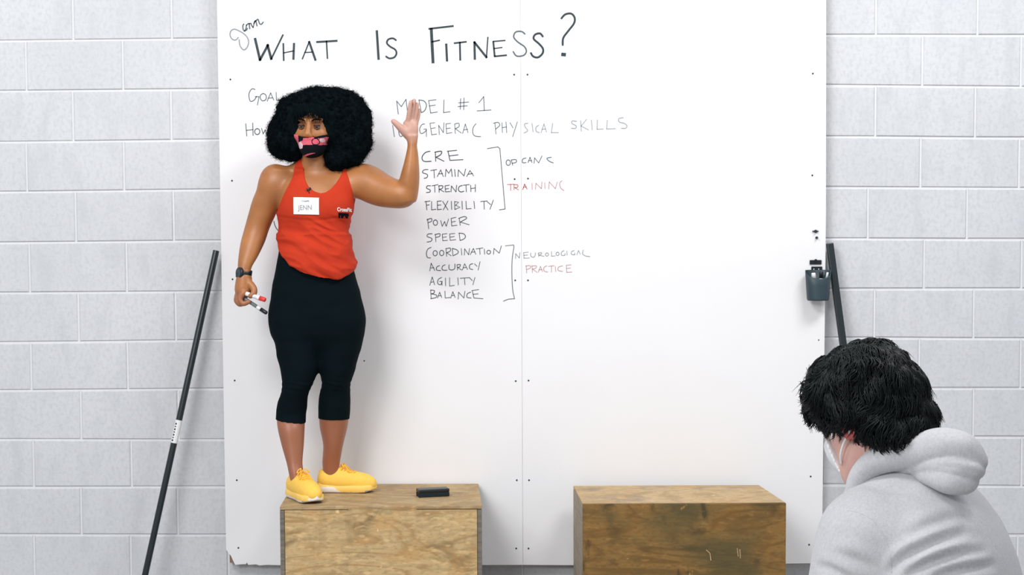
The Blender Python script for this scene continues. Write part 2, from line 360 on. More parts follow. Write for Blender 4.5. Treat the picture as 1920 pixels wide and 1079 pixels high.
fb = MB(); fb.box((-6, -10, -.1), (9, .2, 0)); tag(fb.build('floor', MAT['floor']), 'grey gym floor under the boxes', kind='structure')

# ------------------------------------------------------------------ whiteboard
BT = -.045
board = thing('whiteboard', 'large white wall board of two tall sheets covered in handwritten fitness notes', 'whiteboard', (1.21, BT, .29))
def pan(name, pts, y0, y1, m, edge=None):
    n = len(pts); v = [(x, y0, z) for x, z in pts]+[(x, y1, z) for x, z in pts]
    F = [tuple(range(n))[::1], tuple(range(n, 2*n))[::-1]]+[(i, n+i, n+(i+1) % n, (i+1) % n) for i in range(n)]
    return new_mesh(name, v, F, parent=board, smooth=False, mats=[m, edge or m], fm=[0, 0]+[1]*n)
q = lambda x, y: tuple(Q(x, y, BT)[[0, 2]])
L0, L1, J0, J1, R0, R1 = q(407, 0), q(424.5, 1030), q(975.6, 0), q(980.6, 1060), q(1549, 0), q(1541, 1058)
ext = lambda a, b, z: (a[0]+(b[0]-a[0])*(z-a[1])/(b[1]-a[1]), z)
ZT = 2.735
left = [q(424, 1031), q(428, 1037), q(433, 1043), q(437, 1052), q(441, 1060), q(450, 1059), q(461, 1058.5), q(463, 1055.5), q(465.5, 1060), q(480, 1059), q(486, 1061), q(500, 1060), q(525, 1060.5), q(700, 1061), (J1[0]-.0004, J1[1]), ext(J0, J1, ZT), ext(L0, L1, ZT)]
left[-2] = (left[-2][0]-.0004, ZT)
right = [(J1[0]+.0004, J1[1]), q(1074, 1060.5), q(1200, 1060), q(1480, 1057.5), q(1515, 1057), R1, q(1543.5, 830), q(1546.5, 600), q(1548.6, 400), ext(R0, q(1548.6, 400), ZT), (ext(J0, J1, ZT)[0]+.0004, ZT)]
pan('whiteboard_panel', left, BT, BT+.012, MAT['board'], MAT['edge'])
pan('whiteboard_panel', right, BT, BT+.012, MAT['board'], MAT['edge'])
bt = MB(); zl = Q(430, 1059, BT)[2]
for x0, x1, z0, z1 in ((.0, 2.40, 2.60, 2.70), (.0, 2.40, 1.45, 1.54), (.0, 2.40, zl+.004, zl+.09), (.0, .05, zl+.09, 2.6), (1.17, 1.26, zl+.09, 2.6), (2.33, 2.40, zl+.09, 2.6)):
    bt = MB(); bt.box((x0, BT+.012, z0), (x1, -.002, z1)); tag(bt.build('batten', MAT['edge'], board), 'bare brown wooden batten behind the sheets')
sc = MB(); n = 10
SCREWS = [(432, 149), (435, 339), (436, 524), (440, 714), (444, 901), (447, 1028), (964, 140), (989, 140), (965, 336), (990, 335), (966, 526), (990, 526), (967, 715), (991, 714), (969, 901), (992, 901), (968, 1029), (991, 1029), (1524, 138), (1523, 329), (1520, 894), (1517, 1022), (683, 677), (1535, 638)]
v = []; 
for r_, y in ((.0036, 0), (.0036, -.0012), (.0015, -.0018)):
    v += [(r_*math.cos(2*math.pi*k/n), y, r_*math.sin(2*math.pi*k/n)) for k in range(n)]
F = [tuple(range(2*n, 3*n))]+[(j*n+k, j*n+(k+1) % n, (j+1)*n+(k+1) % n, (j+1)*n+k) for j in (0, 1) for k in range(n)]
so = new_mesh('screw', v, F, MAT['screw'], board)
for i, (x, y) in enumerate(SCREWS):
    s_ = so if i == 0 else so.copy()
    if i: COL.objects.link(s_); s_.parent = board
    s_.matrix_parent_inverse = board.matrix_basis.inverted(); s_.location = Vector(Q(x, y, BT))
    if x in (683, 1535): s_.scale = (.75, 1, .75)
for x, y, rr in ((1529, 434, .0065), (1531, 446, .0055)):
    m = MB(); p = Vector(Q(x, y, BT)); m.tube([p, p+Vector((0, -.006, 0))], rr, 8); m.tube([p+Vector((0, -.006, 0)), p+Vector((0, -.013, .0))], rr*.5, 8)
    if y < 440: m.box((p.x-.013, p.y-.005, p.z-.002), (p.x+.011, p.y-.002, p.z+.0025))
    tag(m.build('bolt', MAT['screw'], board), 'dark hex bolt above the marker cup')
# handwriting: each pen stroke traced as a polyline (units of an enlarged view of the photograph)
def ink(name, label, material, ox, oy, s, strokes, wd, jit=0):
    pieces = []
    for st in strokes:
        w_ = wd
        if isinstance(st[0], (int, float)): w_ = st[0]; st = st[1]
        pts = [Q(ox+x/s, oy+y/s, BT-.0009)[[0, 2]] for x, y in st]
        if len(pts) >= 4: pts = spline(pts, 5)
        pts = [np.asarray(p) for p in pts]; hw = w_*1.12/s/461.7/2; n = len(pts); V = []
        d0 = pts[1]-pts[0]; pts[0] = pts[0]-d0/(np.linalg.norm(d0)+1e-9)*hw*.6; d1 = pts[-1]-pts[-2]; pts[-1] = pts[-1]+d1/(np.linalg.norm(d1)+1e-9)*hw*.6
        for i, p in enumerate(pts):
            t = pts[min(i+1, n-1)]-pts[max(i-1, 0)]; t = t/(np.linalg.norm(t)+1e-9); nn = np.array([-t[1], t[0]])*hw*(.82 if i in (0, n-1) else 1)
            for sg in (1, -1): V.append((p[0]+sg*nn[0], BT-.0009, p[1]+sg*nn[1]))
        A_ = np.array(V)[:, [0, 2]]; pieces.append([A_.min(0)-[.010, .003], A_.max(0)+[.010, .003], [(V, [(2*i, 2*i+1, 2*i+3, 2*i+2) for i in range(n-1)])]])
    done = False
    while not done:                      # strokes close together belong to one word
        done = True
        for i in range(len(pieces)):
            for j in range(i+1, len(pieces)):
                a, b = pieces[i], pieces[j]
                if (a[0] < b[1]).all() and (b[0] < a[1]).all():
                    pieces[i] = [np.minimum(a[0], b[0]), np.maximum(a[1], b[1]), a[2]+b[2]]; pieces.pop(j); done = False; break
            if not done: break
    for p in pieces:
        V, F = [], []
        for v, f in p[2]: n = len(V); V += v; F += [tuple(k+n for k in q_) for q_ in f]
        o = new_mesh(name, V, F, material, board, smooth=False)
        so_ = o.modifiers.new('thickness', 'SOLIDIFY'); so_.thickness = .0006; so_.offset = 0
        if label: o['label'] = label
def circ(x, y, rx, ry): return [(x+rx*math.sin(a*math.pi/4), y-ry*math.cos(a*math.pi/4)) for a in range(9)]
A = (420, 0, 2.743)
ink('handwritten_word', 'bold black heading lettering', MAT['ink'], 420, 0, 2.743, [
 (14, [(160, 200), (185, 308)]), (13, [(185, 308), (226, 232)]), (14, [(224, 232), (243, 303)]), (9, [(243, 303), (303, 180)]),
 (9, [(305, 225), (307, 310)]), (12, [(360, 225), (357, 303)]), (6, [(307, 272), (357, 262)]), (7, [(403, 303), (438, 215)]), (12, [(438, 215), (470, 308)]), (6, [(415, 270), (455, 268)]),
 (11, [(478, 216), (580, 210)]), (8, [(527, 212), (532, 300)]), (13, [(786, 160), (795, 303)]), (8, [(885, 207), (868, 197), (845, 203), (838, 222), (855, 240), (880, 255), (887, 275), (875, 295), (850, 300), (833, 290)]),
 (10, [(1055, 148), (1178, 134)]), (16, [(1066, 150), (1075, 320)]), (8, [(1070, 215), (1108, 207)]), (12, [(1143, 228), (1147, 312)]), (9, [(1185, 222), (1245, 215)]), (10, [(1213, 218), (1215, 308)]),
 (12, [(1288, 217), (1290, 303)]), (12, [(1288, 217), (1350, 295)]), (7, [(1350, 295), (1357, 192)]), (10, [(1385, 215), (1392, 288)]), (7, [(1385, 213), (1445, 208)]), (6, [(1388, 250), (1430, 244)]), (9, [(1392, 290), (1452, 284)]),
 (9, [(1640, 188), (1625, 172), (1600, 178), (1593, 200), (1620, 225), (1640, 250), (1638, 275), (1615, 295), (1590, 290), (1578, 272)]),
 (9, [(1735, 95), (1755, 74), (1785, 70), (1803, 90), (1800, 120), (1770, 160), (1745, 195), (1742, 232)]), (19, [(1741, 280), (1752, 281)])], 10)
ink('handwritten_word', 'thin grey letter of the heading', MAT['ink_mid'], *A, [[(1548, 175), (1530, 162), (1500, 165), (1490, 190), (1510, 215), (1545, 240), (1555, 265), (1540, 285), (1505, 288), (1487, 265)]], 6.5)
ink('handwritten_word', 'small pale cursive capital above the heading', MAT['ink_pale'], 420, 20, 11.99, [[(320, 600), (285, 645), (240, 660), (180, 635), (140, 570), (138, 500), (170, 440), (240, 415), (330, 450), (420, 500), (500, 570), (545, 650), (550, 740), (515, 830), (455, 880), (400, 850), (355, 770), (340, 650)]], 24)
ink('handwritten_word', 'small grey cursive letters above the heading', MAT['ink_mid'], 420, 20, 11.99, [[(450, 300), (425, 330), (430, 420), (460, 460)], [(460, 460), (510, 435), (528, 395)], [(505, 320), (495, 400), (465, 455)], [(500, 330), (560, 285), (570, 340), (580, 410)], [(565, 300), (605, 285), (620, 330), (655, 378)], [(655, 378), (690, 235)], [(670, 290), (710, 222), (725, 270), (742, 345)], [(705, 240), (758, 193), (775, 220), (800, 290), (840, 305), (882, 255)]], 24)
ink('handwritten_word', 'faded grey word beside the dark hair', MAT['ink_mid'], *A, [[(160, 460), (142, 458), (128, 485), (135, 520), (155, 515), (168, 495)], [(160, 497), (180, 497)], [(180, 497), (172, 540)], circ(202, 500, 16, 19), [(222, 520), (240, 478)], [(240, 478), (256, 515)], [(228, 505), (250, 503)], [(268, 475), (270, 515)], [(270, 515), (290, 513)]], 3.6)
ink('handwritten_word', 'grey word half hidden behind the hair', MAT['ink_mid'], 420, 140, 2.6975, [[(110, 248), (115, 310)], [(145, 245), (147, 308)], [(112, 282), (147, 278)], circ(168, 288, 13, 15), [(190, 272), (198, 300)], [(198, 300), (208, 280)], [(208, 280), (216, 300)], [(216, 300), (225, 270)], [(252, 742), (258, 765), (270, 785), (285, 795)]], 4)
Gc = (720, 160, 4.0)
ink('handwritten_word', 'grey subheading beside the raised hand', MAT['ink_mid'], *Gc, [[(95, 118), (107, 215)], [(95, 118), (130, 160)], [(130, 160), (165, 105)], [(165, 105), (178, 212)], circ(222, 145, 18, 38),
 [(262, 110), (280, 205)], [(262, 110), (300, 118), (318, 148), (306, 188), (280, 205)], [(335, 115), (350, 208)], [(335, 115), (390, 108)], [(340, 155), (385, 148)], [(350, 208), (400, 200)], [(450, 110), (447, 205)], [(447, 205), (495, 198)],
 [(575, 100), (572, 180)], [(600, 95), (598, 183)], [(560, 132), (635, 125)], [(555, 160), (625, 153)], [(712, 130), (748, 85)], [(748, 85), (752, 190)], [(698, 192), (803, 185)]], 5.5)
ink('handwritten_word', 'thin grey line of words starting behind the hand', MAT['ink_mid'], *Gc, [[(65, 300), (78, 385)], circ(128, 345, 17, 40), [(305, 290), (285, 295), (268, 325), (275, 360), (300, 355), (318, 335)], [(298, 330), (318, 328)], [(318, 328), (318, 385)],
 [(345, 285), (358, 372)], [(345, 285), (380, 280)], [(352, 325), (385, 318)], [(358, 372), (395, 365)], [(410, 300), (415, 370)], [(410, 300), (445, 355)], [(445, 355), (450, 280)], [(465, 290), (470, 362)], [(465, 290), (500, 285)], [(468, 325), (498, 320)], [(470, 362), (510, 355)],
 [(530, 290), (535, 362)], [(530, 290), (560, 285), (562, 310), (535, 325)], [(535, 325), (580, 358)], [(590, 360), (610, 290)], [(610, 290), (630, 355)], [(598, 335), (628, 330)], [(690, 288), (668, 320), (668, 365), (690, 382), (725, 385)],
 [(832, 285), (840, 365)], [(820, 285), (855, 278), (868, 300), (838, 328)], [(885, 280), (888, 355)], [(915, 275), (920, 355)], [(887, 318), (920, 312)], [(945, 280), (968, 320)], [(1000, 275), (965, 385)]], 4.6)
ink('handwritten_word', 'faint grey end of the same line', MAT['ink_pale'], *Gc, [[(1080, 285), (1055, 290), (1060, 315), (1078, 340), (1050, 358)], [(1110, 285), (1118, 350)], [(1160, 300), (1140, 315), (1142, 345), (1165, 355)], [(1178, 355), (1200, 290)], [(1200, 290), (1218, 350)], [(1185, 330), (1212, 328)], [(1265, 285), (1255, 355)], [(1255, 355), (1308, 355)],
 [(1445, 270), (1410, 268), (1412, 288), (1440, 303), (1437, 322), (1405, 322)], [(1475, 265), (1480, 345)], [(1520, 255), (1478, 305)], [(1478, 305), (1535, 335)], [(1555, 260), (1562, 335)], [(1600, 260), (1598, 330)], [(1598, 330), (1645, 328)], [(1675, 262), (1670, 328)], [(1670, 328), (1735, 325)], [(1795, 243), (1762, 250), (1765, 275), (1800, 285), (1822, 303), (1812, 322), (1780, 322)]], 4.6)
ink('handwritten_word', 'black list words beside the forearm', MAT['ink'], *Gc, [(5.5, [(345, 495), (310, 505), (285, 540), (300, 570), (355, 570)]), (5.5, [(385, 500), (388, 570)]), (5.5, [(380, 502), (430, 495), (425, 520), (390, 540)]), (5.5, [(390, 540), (450, 570)]), (5.5, [(475, 495), (545, 488)]), (5.5, [(480, 495), (495, 563)]), (5.5, [(490, 530), (555, 522)]), (5.5, [(495, 563), (592, 558)]),
 [(330, 632), (300, 635), (290, 655), (325, 670), (322, 692), (300, 698)], [(350, 640), (395, 632)], [(375, 637), (378, 695)], [(400, 685), (425, 635)], [(425, 635), (445, 685)], [(410, 665), (440, 663)], [(460, 685), (465, 630)], [(465, 630), (485, 660)], [(485, 660), (505, 628)], [(505, 628), (512, 685)], [(530, 632), (535, 685)], [(555, 685), (558, 635)], [(558, 635), (600, 680)], [(600, 680), (612, 628)], [(620, 685), (645, 640)], [(645, 640), (672, 680)], [(630, 668), (665, 662)],
 [(350, 755), (325, 755), (320, 772), (345, 785), (345, 800), (318, 805)], [(360, 755), (405, 745)], [(380, 750), (382, 803)], [(412, 755), (414, 803)], [(408, 755), (440, 755), (435, 775), (412, 780)], [(415, 780), (450, 800)], [(458, 755), (462, 800)], [(458, 755), (490, 750)], [(460, 778), (485, 775)], [(462, 800), (495, 797)], [(503, 800), (506, 755)], [(506, 755), (540, 800)], [(540, 800), (545, 750)], [(588, 752), (565, 760), (558, 785), (575, 800), (600, 795)], [(595, 750), (640, 745)], [(615, 748), (618, 800)], [(650, 750), (652, 798)], [(685, 745), (685, 800)], [(652, 775), (685, 770)],
 [(315, 870), (322, 935)], [(305, 875), (345, 868)], [(318, 900), (340, 897)], [(357, 872), (357, 935)], [(357, 935), (390, 930)], [(400, 870), (402, 935)], [(400, 870), (430, 868)], [(402, 900), (428, 898)], [(402, 933), (432, 930)], [(440, 870), (480, 935)], [(480, 868), (445, 935)], [(505, 870), (508, 932)], [(530, 872), (532, 932)], [(530, 872), (560, 878), (537, 900)], [(537, 900), (570, 915), (532, 932)], [(585, 870), (588, 930)], [(615, 870), (618, 928)], [(618, 928), (655, 925)], [(675, 870), (680, 925)], [(725, 872), (775, 868)], [(750, 870), (752, 930)], [(775, 875), (800, 895)], [(820, 862), (795, 930)]], 4.8)
ink('bracket_line', 'thin black bracket beside the upper list', MAT['ink'], *Gc, [[(775, 475), (855, 462)], [(853, 462), (869, 475)], [(869, 475), (908, 928)], [(908, 928), (865, 935)]], 4.6)
ink('handwritten_word', 'small black word right of the upper bracket', MAT['ink_mid'], *Gc, [circ(932, 580, 16, 21), [(955, 560), (965, 600)], [(955, 560), (990, 558), (990, 578), (960, 585)], [(1065, 545), (1040, 555), (1040, 580), (1065, 580)], [(1080, 580), (1095, 540)], [(1095, 540), (1110, 580)], [(1085, 565), (1108, 565)], [(1125, 585), (1130, 545)], [(1130, 545), (1160, 582)], [(1160, 582), (1185, 530)], [(1255, 540), (1222, 548), (1240, 570), (1270, 582)]], 5)
ink('handwritten_word', 'red word right of the upper bracket', MAT['ink_red'], *Gc, [[(925, 745), (975, 742)], [(950, 743), (950, 790)], [(975, 745), (975, 785)], [(975, 745), (1003, 748), (1000, 765), (980, 768)], [(980, 768), (1010, 785)], (6, [(1040, 782), (1055, 742)]), (6, [(1055, 742), (1072, 778)]), [(1045, 765), (1068, 763)]], 4.6)
ink('handwritten_word', 'faded end of the red word', MAT['ink_red_pale'], *Gc, [[(1110, 735), (1112, 782)], [(1135, 780), (1140, 735)], [(1140, 735), (1180, 775)], [(1180, 775), (1185, 725)], [(1205, 730), (1208, 775)], [(1235, 778), (1240, 725)], [(1240, 725), (1285, 775)], [(1285, 775), (1300, 725)], [(1335, 715), (1318, 735), (1325, 770), (1350, 790)]], 4.6)
Hc = (760, 380, 5.0526)
ink('handwritten_word', 'black list words in the lower half of the list', MAT['ink'], *Hc, [[(210, 155), (222, 248)], [(205, 165), (245, 150), (250, 175), (218, 190)], circ(285, 190, 20, 26), [(335, 170), (350, 225)], [(350, 225), (372, 180)], [(372, 180), (388, 225)], [(388, 225), (410, 155)], [(435, 150), (440, 222)], [(435, 150), (480, 140)], [(438, 185), (475, 178)], [(440, 222), (490, 215)], [(510, 148), (520, 215)], [(505, 150), (560, 133), (580, 150), (520, 185)], [(520, 185), (605, 210)],
 [(255, 295), (215, 300), (208, 322), (250, 340), (245, 365), (205, 375)], [(285, 300), (290, 372)], [(280, 305), (325, 295), (325, 320), (290, 330)], [(350, 300), (355, 362)], [(350, 300), (395, 295)], [(355, 330), (390, 325)], [(355, 362), (400, 358)], [(420, 298), (425, 358)], [(420, 298), (470, 292)], [(425, 328), (465, 322)], [(425, 358), (478, 352)], [(510, 290), (518, 360)], [(505, 290), (550, 295), (570, 320), (555, 345), (518, 360)],
 [(245, 425), (215, 440), (200, 480), (210, 520), (240, 525)], circ(283, 480, 20, 25), circ(345, 478, 20, 26), [(385, 435), (392, 510)], [(385, 438), (425, 432), (425, 460), (392, 475)], [(392, 475), (435, 505)], [(445, 435), (452, 505)], [(445, 435), (490, 450), (500, 478), (452, 505)], [(530, 435), (535, 498)], [(560, 498), (562, 438)], [(562, 438), (600, 495)], [(600, 495), (608, 435)], [(615, 495), (645, 435)], [(645, 435), (668, 490)], [(625, 470), (660, 468)], [(670, 440), (735, 430)], [(705, 435), (708, 490)], [(748, 440), (752, 490)], circ(790, 470, 18, 18), [(835, 490), (840, 435)], [(840, 435), (890, 480)], [(890, 480), (910, 410)],
 [(232, 648), (245, 575)], [(245, 575), (280, 645)], [(240, 620), (272, 618)], [(325, 598), (298, 612), (298, 640), (335, 645)], [(378, 590), (352, 605), (352, 638), (395, 642)], [(415, 590), (415, 628), (440, 640), (468, 625), (470, 582)], [(490, 590), (495, 640)], [(490, 590), (520, 588), (515, 610), (495, 615)], [(495, 615), (535, 640)], [(540, 640), (562, 580)], [(562, 580), (590, 635)], [(550, 618), (580, 615)], [(640, 580), (612, 590), (610, 625), (640, 635)], [(655, 580), (680, 605)], [(708, 560), (690, 640)],
 [(232, 785), (255, 705)], [(255, 705), (278, 780)], [(242, 755), (270, 752)], [(345, 710), (312, 730), (308, 768), (335, 778), (348, 750)], [(325, 748), (350, 748)], [(348, 748), (348, 785)], [(380, 715), (382, 790)], [(420, 712), (420, 792)], [(420, 792), (465, 785)], [(498, 712), (502, 782)], [(520, 718), (610, 712)], [(560, 715), (565, 780)], [(610, 715), (635, 740)], [(660, 710), (640, 780)],
 [(240, 828), (245, 910)], [(238, 830), (275, 835), (270, 858), (245, 865)], [(245, 865), (295, 878), (290, 900), (240, 912)], [(305, 905), (325, 850)], [(325, 850), (345, 900)], [(312, 885), (340, 882)], [(375, 840), (378, 905)], [(378, 905), (425, 900)], [(430, 905), (450, 845)], [(450, 845), (472, 900)], [(440, 882), (465, 880)], [(500, 915), (505, 850)], [(505, 850), (555, 905)], [(555, 905), (565, 840)], [(620, 850), (588, 865), (585, 898), (625, 905)], [(635, 840), (650, 905)], [(630, 835), (695, 825)], [(640, 870), (690, 865)], [(650, 905), (735, 912)]], 5.4)
ink('bracket_line', 'thin grey bracket beside the lower list', MAT['ink_mid'], *Hc, [[(948, 410), (1025, 402)], [(1025, 402), (1028, 425), (1012, 540), (1010, 700), (1018, 830), (1035, 912)], [(1035, 912), (985, 915), (960, 922), (930, 935)]], 5.4)
ink('handwritten_word', 'faint grey word right of the lower bracket', MAT['ink_pale'], *Hc, [(6, [(1045, 530), (1045, 485)]), (6, [(1045, 485), (1080, 525)]), (6, [(1080, 525), (1085, 475)]), [(1120, 475), (1125, 528)], [(1120, 475), (1165, 470)], [(1122, 500), (1160, 497)], [(1125, 528), (1175, 525)], [(1188, 478), (1190, 508), (1215, 518), (1230, 500), (1232, 475)], [(1260, 480), (1265, 512)], [(1258, 480), (1290, 475), (1285, 492), (1265, 498)], [(1265, 498), (1315, 510)], circ(1342, 492, 15, 15), [(1385, 465), (1385, 508)], [(1385, 508), (1420, 505)], circ(1442, 486, 15, 16), [(1505, 455), (1480, 470), (1480, 498), (1510, 500), (1512, 482)], [(1530, 458), (1532, 498)], [(1600, 455), (1575, 465), (1575, 490), (1605, 495)], [(1605, 495), (1605, 478)], [(1625, 495), (1640, 455)], [(1640, 455), (1658, 490)], [(1685, 450), (1680, 485), (1705, 505), (1750, 512)]], 5)
ink('handwritten_word', 'faded red word right of the lower bracket', MAT['ink_red_pale'], *Hc, [[(1145, 600), (1150, 668)], [(1140, 602), (1180, 598), (1185, 618), (1150, 635)], [(1200, 600), (1205, 665)], [(1198, 602), (1240, 600), (1235, 622), (1205, 630)], [(1205, 630), (1250, 662)], [(1260, 660), (1280, 605)], [(1280, 605), (1300, 655)], [(1265, 638), (1295, 635)], [(1340, 600), (1314, 615), (1315, 648), (1350, 658)], [(1355, 605), (1410, 598)], [(1385, 600), (1385, 660)], [(1420, 605), (1425, 655)], [(1490, 600), (1452, 612), (1448, 642), (1490, 652)], [(1525, 595), (1530, 662)], [(1525, 595), (1570, 590)], [(1528, 625), (1565, 620)], [(1530, 662), (1578, 658)]], 5)
# ------------------------------------------------------------------ poles, cup, boxes, eraser
def leaning(name, label, top, bot, r, square=False, band=None):
    a, b = Vector(top), Vector(bot); t = thing(name, label, 'pole', tuple(b)); m = MB()
    if square:
        d = (a-b).normalized(); s1 = Vector((1, 0, 0)); s1 = (s1-d*s1.dot(d)).normalized(); s2 = d.cross(s1); v = []
        for p in (b, a):
            for u, w_ in ((-1, -1), (1, -1), (1, 1), (-1, 1)): v.append(p+s1*u*r+s2*w_*r)
        m.add(v, [(0, 3, 2, 1), (4, 5, 6, 7)]+[(i, (i+1) % 4, 4+(i+1) % 4, 4+i) for i in range(4)]); m.build('shaft', MAT['black_metal'], t, bevel=.004)
    else:
        m.tube([b, a], r, 20); o = m.build('shaft', MAT['black_metal'], t, bevel=.002)
        o.data.polygons.foreach_set('use_smooth', [len(p.vertices) == 4 for p in o.data.polygons])
    if band:
        f0, f1 = band; m = MB(); m.tube([b.lerp(a, f0), b.lerp(a, f1)], r+.0008, 20, cap=False); o = m.build('sticker_band', MAT['white_plastic'], t, smooth=True); tag(o, 'white sticker with black bars around the shaft')
        m = MB(); d = (a-b).normalized(); s1 = d.cross(Vector((0, 1, 0))).normalized()
        for k in range(7):
            c = b.lerp(a, f0+(f1-f0)*(.12+.12*k))+s1*r*.35-Vector((0, 1, 0))*(r*.94+.0012); wv = s1*r*.35; hv = d*(.0022 if k % 2 else .0036)
            m.add([c-wv-hv, c+wv-hv, c+wv+hv, c-wv+hv], [(0, 1, 2, 3)])
        tag(m.build('printed_bar', MAT['ink'], o), kind='stuff')
    return t
pt = Q(405.5, 470, -.06); pb = Q(272, 1079, -.16); dz = (pt-pb)/(pt[2]-pb[2]); pf = pb-dz*(pb[2]-.004)
lt = (pt[2]-pf[2]); zb0 = (Q(326.5, 831, -.12)[2]-pf[2])/lt; zb1 = (Q(337, 788, -.11)[2]-pf[2])/lt
leaning('leaning_bar', 'long round black bar with white sticker leaning on left board edge', pt, pf, .0128, band=(zb0, zb1))
pt = Q(1555.5, 456, -.040); pb = Q(1580, 640, -.066); dz = (pt-pb)/(pt[2]-pb[2]); pf = pb-dz*(pb[2]-.004)
leaning('leaning_bar', 'square black bar leaning on the right board edge behind the seated person', pt, pf, .0135, square=True)
# marker cup
cup = thing('marker_cup', 'dark slate plastic marker cup hung at the right board edge', 'cup', tuple(Q(1534, 564, -.09)))
cc = Q(1534, 536, -.09); v = []; Fq = []; n = 40
def cupring(py, hw, rim, inset):
    out = []; z = Q(1534, py, -.09)[2]
    for k in range(n):
        a = 2*math.pi*k/n; x = (hw-inset)*math.cos(a); y = (.036-inset)*math.sin(a)
        zz = z
        if rim: zz = z - .035*max(0, -math.sin(a))**.8
        out.append((cc[0]+x+ (.0)*1, -.087+y, zz))
    return out
wt, wbm = M_(24, -.09), M_(20.5, -.09)
R_ = [cupring(564, wbm-.003, 0, 0), cupring(561, wbm, 0, 0), cupring(536, (wt+wbm)/2, 0, 0), cupring(508, wt, 1, 0), cupring(506.5, wt, 1, .0015), cupring(508, wt, 1, .003), cupring(560, wbm, 0, .003)]
for r in R_: v += r
for j in range(len(R_)-1): Fq += [(j*n+k, j*n+(k+1) % n, (j+1)*n+(k+1) % n, (j+1)*n+k) for k in range(n)]
Fq += [tuple(range(n))[::-1], tuple(range(6*n, 7*n))]
new_mesh('cup_shell', v, Fq, MAT['slate'], cup)
m = MB(); a = Q(1521, 500, BT); b = Q(1541, 540, BT)
m.box((a[0], BT-.006, b[2]), (b[0], BT-.001, a[2])); o = m.build('back_plate', MAT['black_plastic'], cup, bevel=.001)
for x, y in ((1526, 505), (1535, 505), (1526, 513), (1536, 513)): 
    p = Vector(Q(x, y, BT-.006)); m = MB(); m.tube([p, p+Vector((0, -.0008, 0))], .0022, 10); m.build('plate_hole', MAT['white_plastic'], o)
m = MB(); a = Q(1518, 487, BT); b = Q(1540, 496, BT); mx_ = (a[0]+b[0])/2
m.box((a[0], BT-.005, b[2]), (b[0], BT-.0005, a[2]-.002)); m.tube([(mx_, BT-.001, a[2]-.004), (mx_, BT-.009, a[2]-.004)], .006, 12)
tag(m.build('mounting_bracket', MAT['black_plastic'], bevel=.001), 'small black mounting bracket screwed above the marker cup', 'bracket')
def marker(name, label, p0, p1, body, capm, r=.0075, capf=.32, parent=None, ring=None):
    p0, p1 = Vector(p0), Vector(p1); t = thing(name, label, 'marker', tuple(p0)); L = lambda f: p0.lerp(p1, f)
    m = MB(); m.tube([L(0), L(.02), L(1-capf)], [r*.8, r, r], 16); m.build('barrel', body, t, smooth=False, bevel=0)
    m = MB(); m.tube([L(1-capf), L(.96), L(.99), L(1)], [r*1.12, r*1.05, r*.9, r*.6], 16); m.build('cap', capm, t)
    if ring: m = MB(); m.tube([L(1-capf-.14), L(1-capf+.001)], r*1.08, 16); m.build('collar', ring, t)
    for ch in t.children:
        for p in ch.data.polygons: p.use_smooth = len(p.vertices) == 4
    return t
marker('marker', 'white marker standing at the left inside the slate cup', Q(1528, 550, -.085), Q(1525, 512, -.088), MAT['white_plastic'], MAT['white_plastic'], .0085)
marker('marker', 'black capped marker in the middle of the slate cup', Q(1539, 550, -.085), Q(1540, 509, -.083), MAT['white_plastic'], MAT['black_plastic'], .0075)
marker('marker', 'thin white marker tilted at the right inside the slate cup', Q(1545, 548, -.092), Q(1552, 511, -.088), MAT['white_plastic'], MAT['white_plastic'], .0045)

def crate(label, foot, zt, mf, mt, ms, lip, fe):
    c = thing('wooden_box', label, 'box', (sum(p[0] for p in foot)/4, sum(p[1] for p in foot)/4, 0), None)
    FL, FR, BR, BL = [np.array(p) for p in foot]; T = .018
    u = (FR-FL)/np.linalg.norm(FR-FL); d = (BL-FL)/np.linalg.norm(BL-FL)
    e = .0012
    m = MB(); m.prism([FL+u*(T if fe else 0), FR-u*(T if fe else 0), FR-u*(T if fe else 0)+d*T, FL+u*(T if fe else 0)+d*T], 0.001, zt-.012-lip if fe else zt-.0006, 0); m.build('front_panel', [mf], c, bevel=.0015)
    o_ = d*.003 if fe else d*(T+e)
    m = MB(); m.prism([FL+o_, FL+u*(T-e)+o_, BL+u*(T-e)-d*e, BL-d*e], 0.001, zt-.0125-e); m.build('side_panel', [ms], c, bevel=.0012)
    m = MB(); m.prism([FR-u*(T-e)+o_, FR+o_, BR-d*e, BR-u*(T-e)-d*e], 0.001, zt-.0125-e); m.build('side_panel', [ms], c, bevel=.0012)
    m = MB(); s0 = d*(0 if fe else T+.0006)
    m.prism([FL+s0, FR+s0, BR, BL], zt-.012, zt); m.build('top_panel', [mt], c, bevel=.002)
    if fe:
        m = MB(); a_, b_ = FL+u*.255, FL+u*.51; m.prism([a_-d*.0004, b_-d*.0004, b_+d*.01, a_+d*.01], zt-.012-lip-.002, zt-.0115); m.build('filler_strip', [mf], c)
    m = MB(); m.prism([BL-d*(T+e)+u*(T+e), BR-d*(T+e)-u*(T+e), BR-d*e-u*(T+e), BL-d*e+u*(T+e)], 0.001, zt-.0125-e); m.build('back_panel', [ms], c, bevel=.0012)
    return c
boxa = crate('tan plywood box that the standing person is on', [RZ(524.5, 951, .622), RZ(903.5, 949, .622), (1.0285, -.060), (.270, -.060)], .622, MAT['ply_a'], MAT['ply_a_top'], MAT['ply_edge'], .0022, True)
boxb = crate('darker stained brown plywood box to the right with nothing on it', [RZ(1093, 946, .622), RZ(1474, 944, .622), RZ(1423, 910, .622), RZ(1075, 911.5, .622)], .622, MAT['ply_b'], MAT['ply_b_top'], MAT['ply_side'], .0003, False)
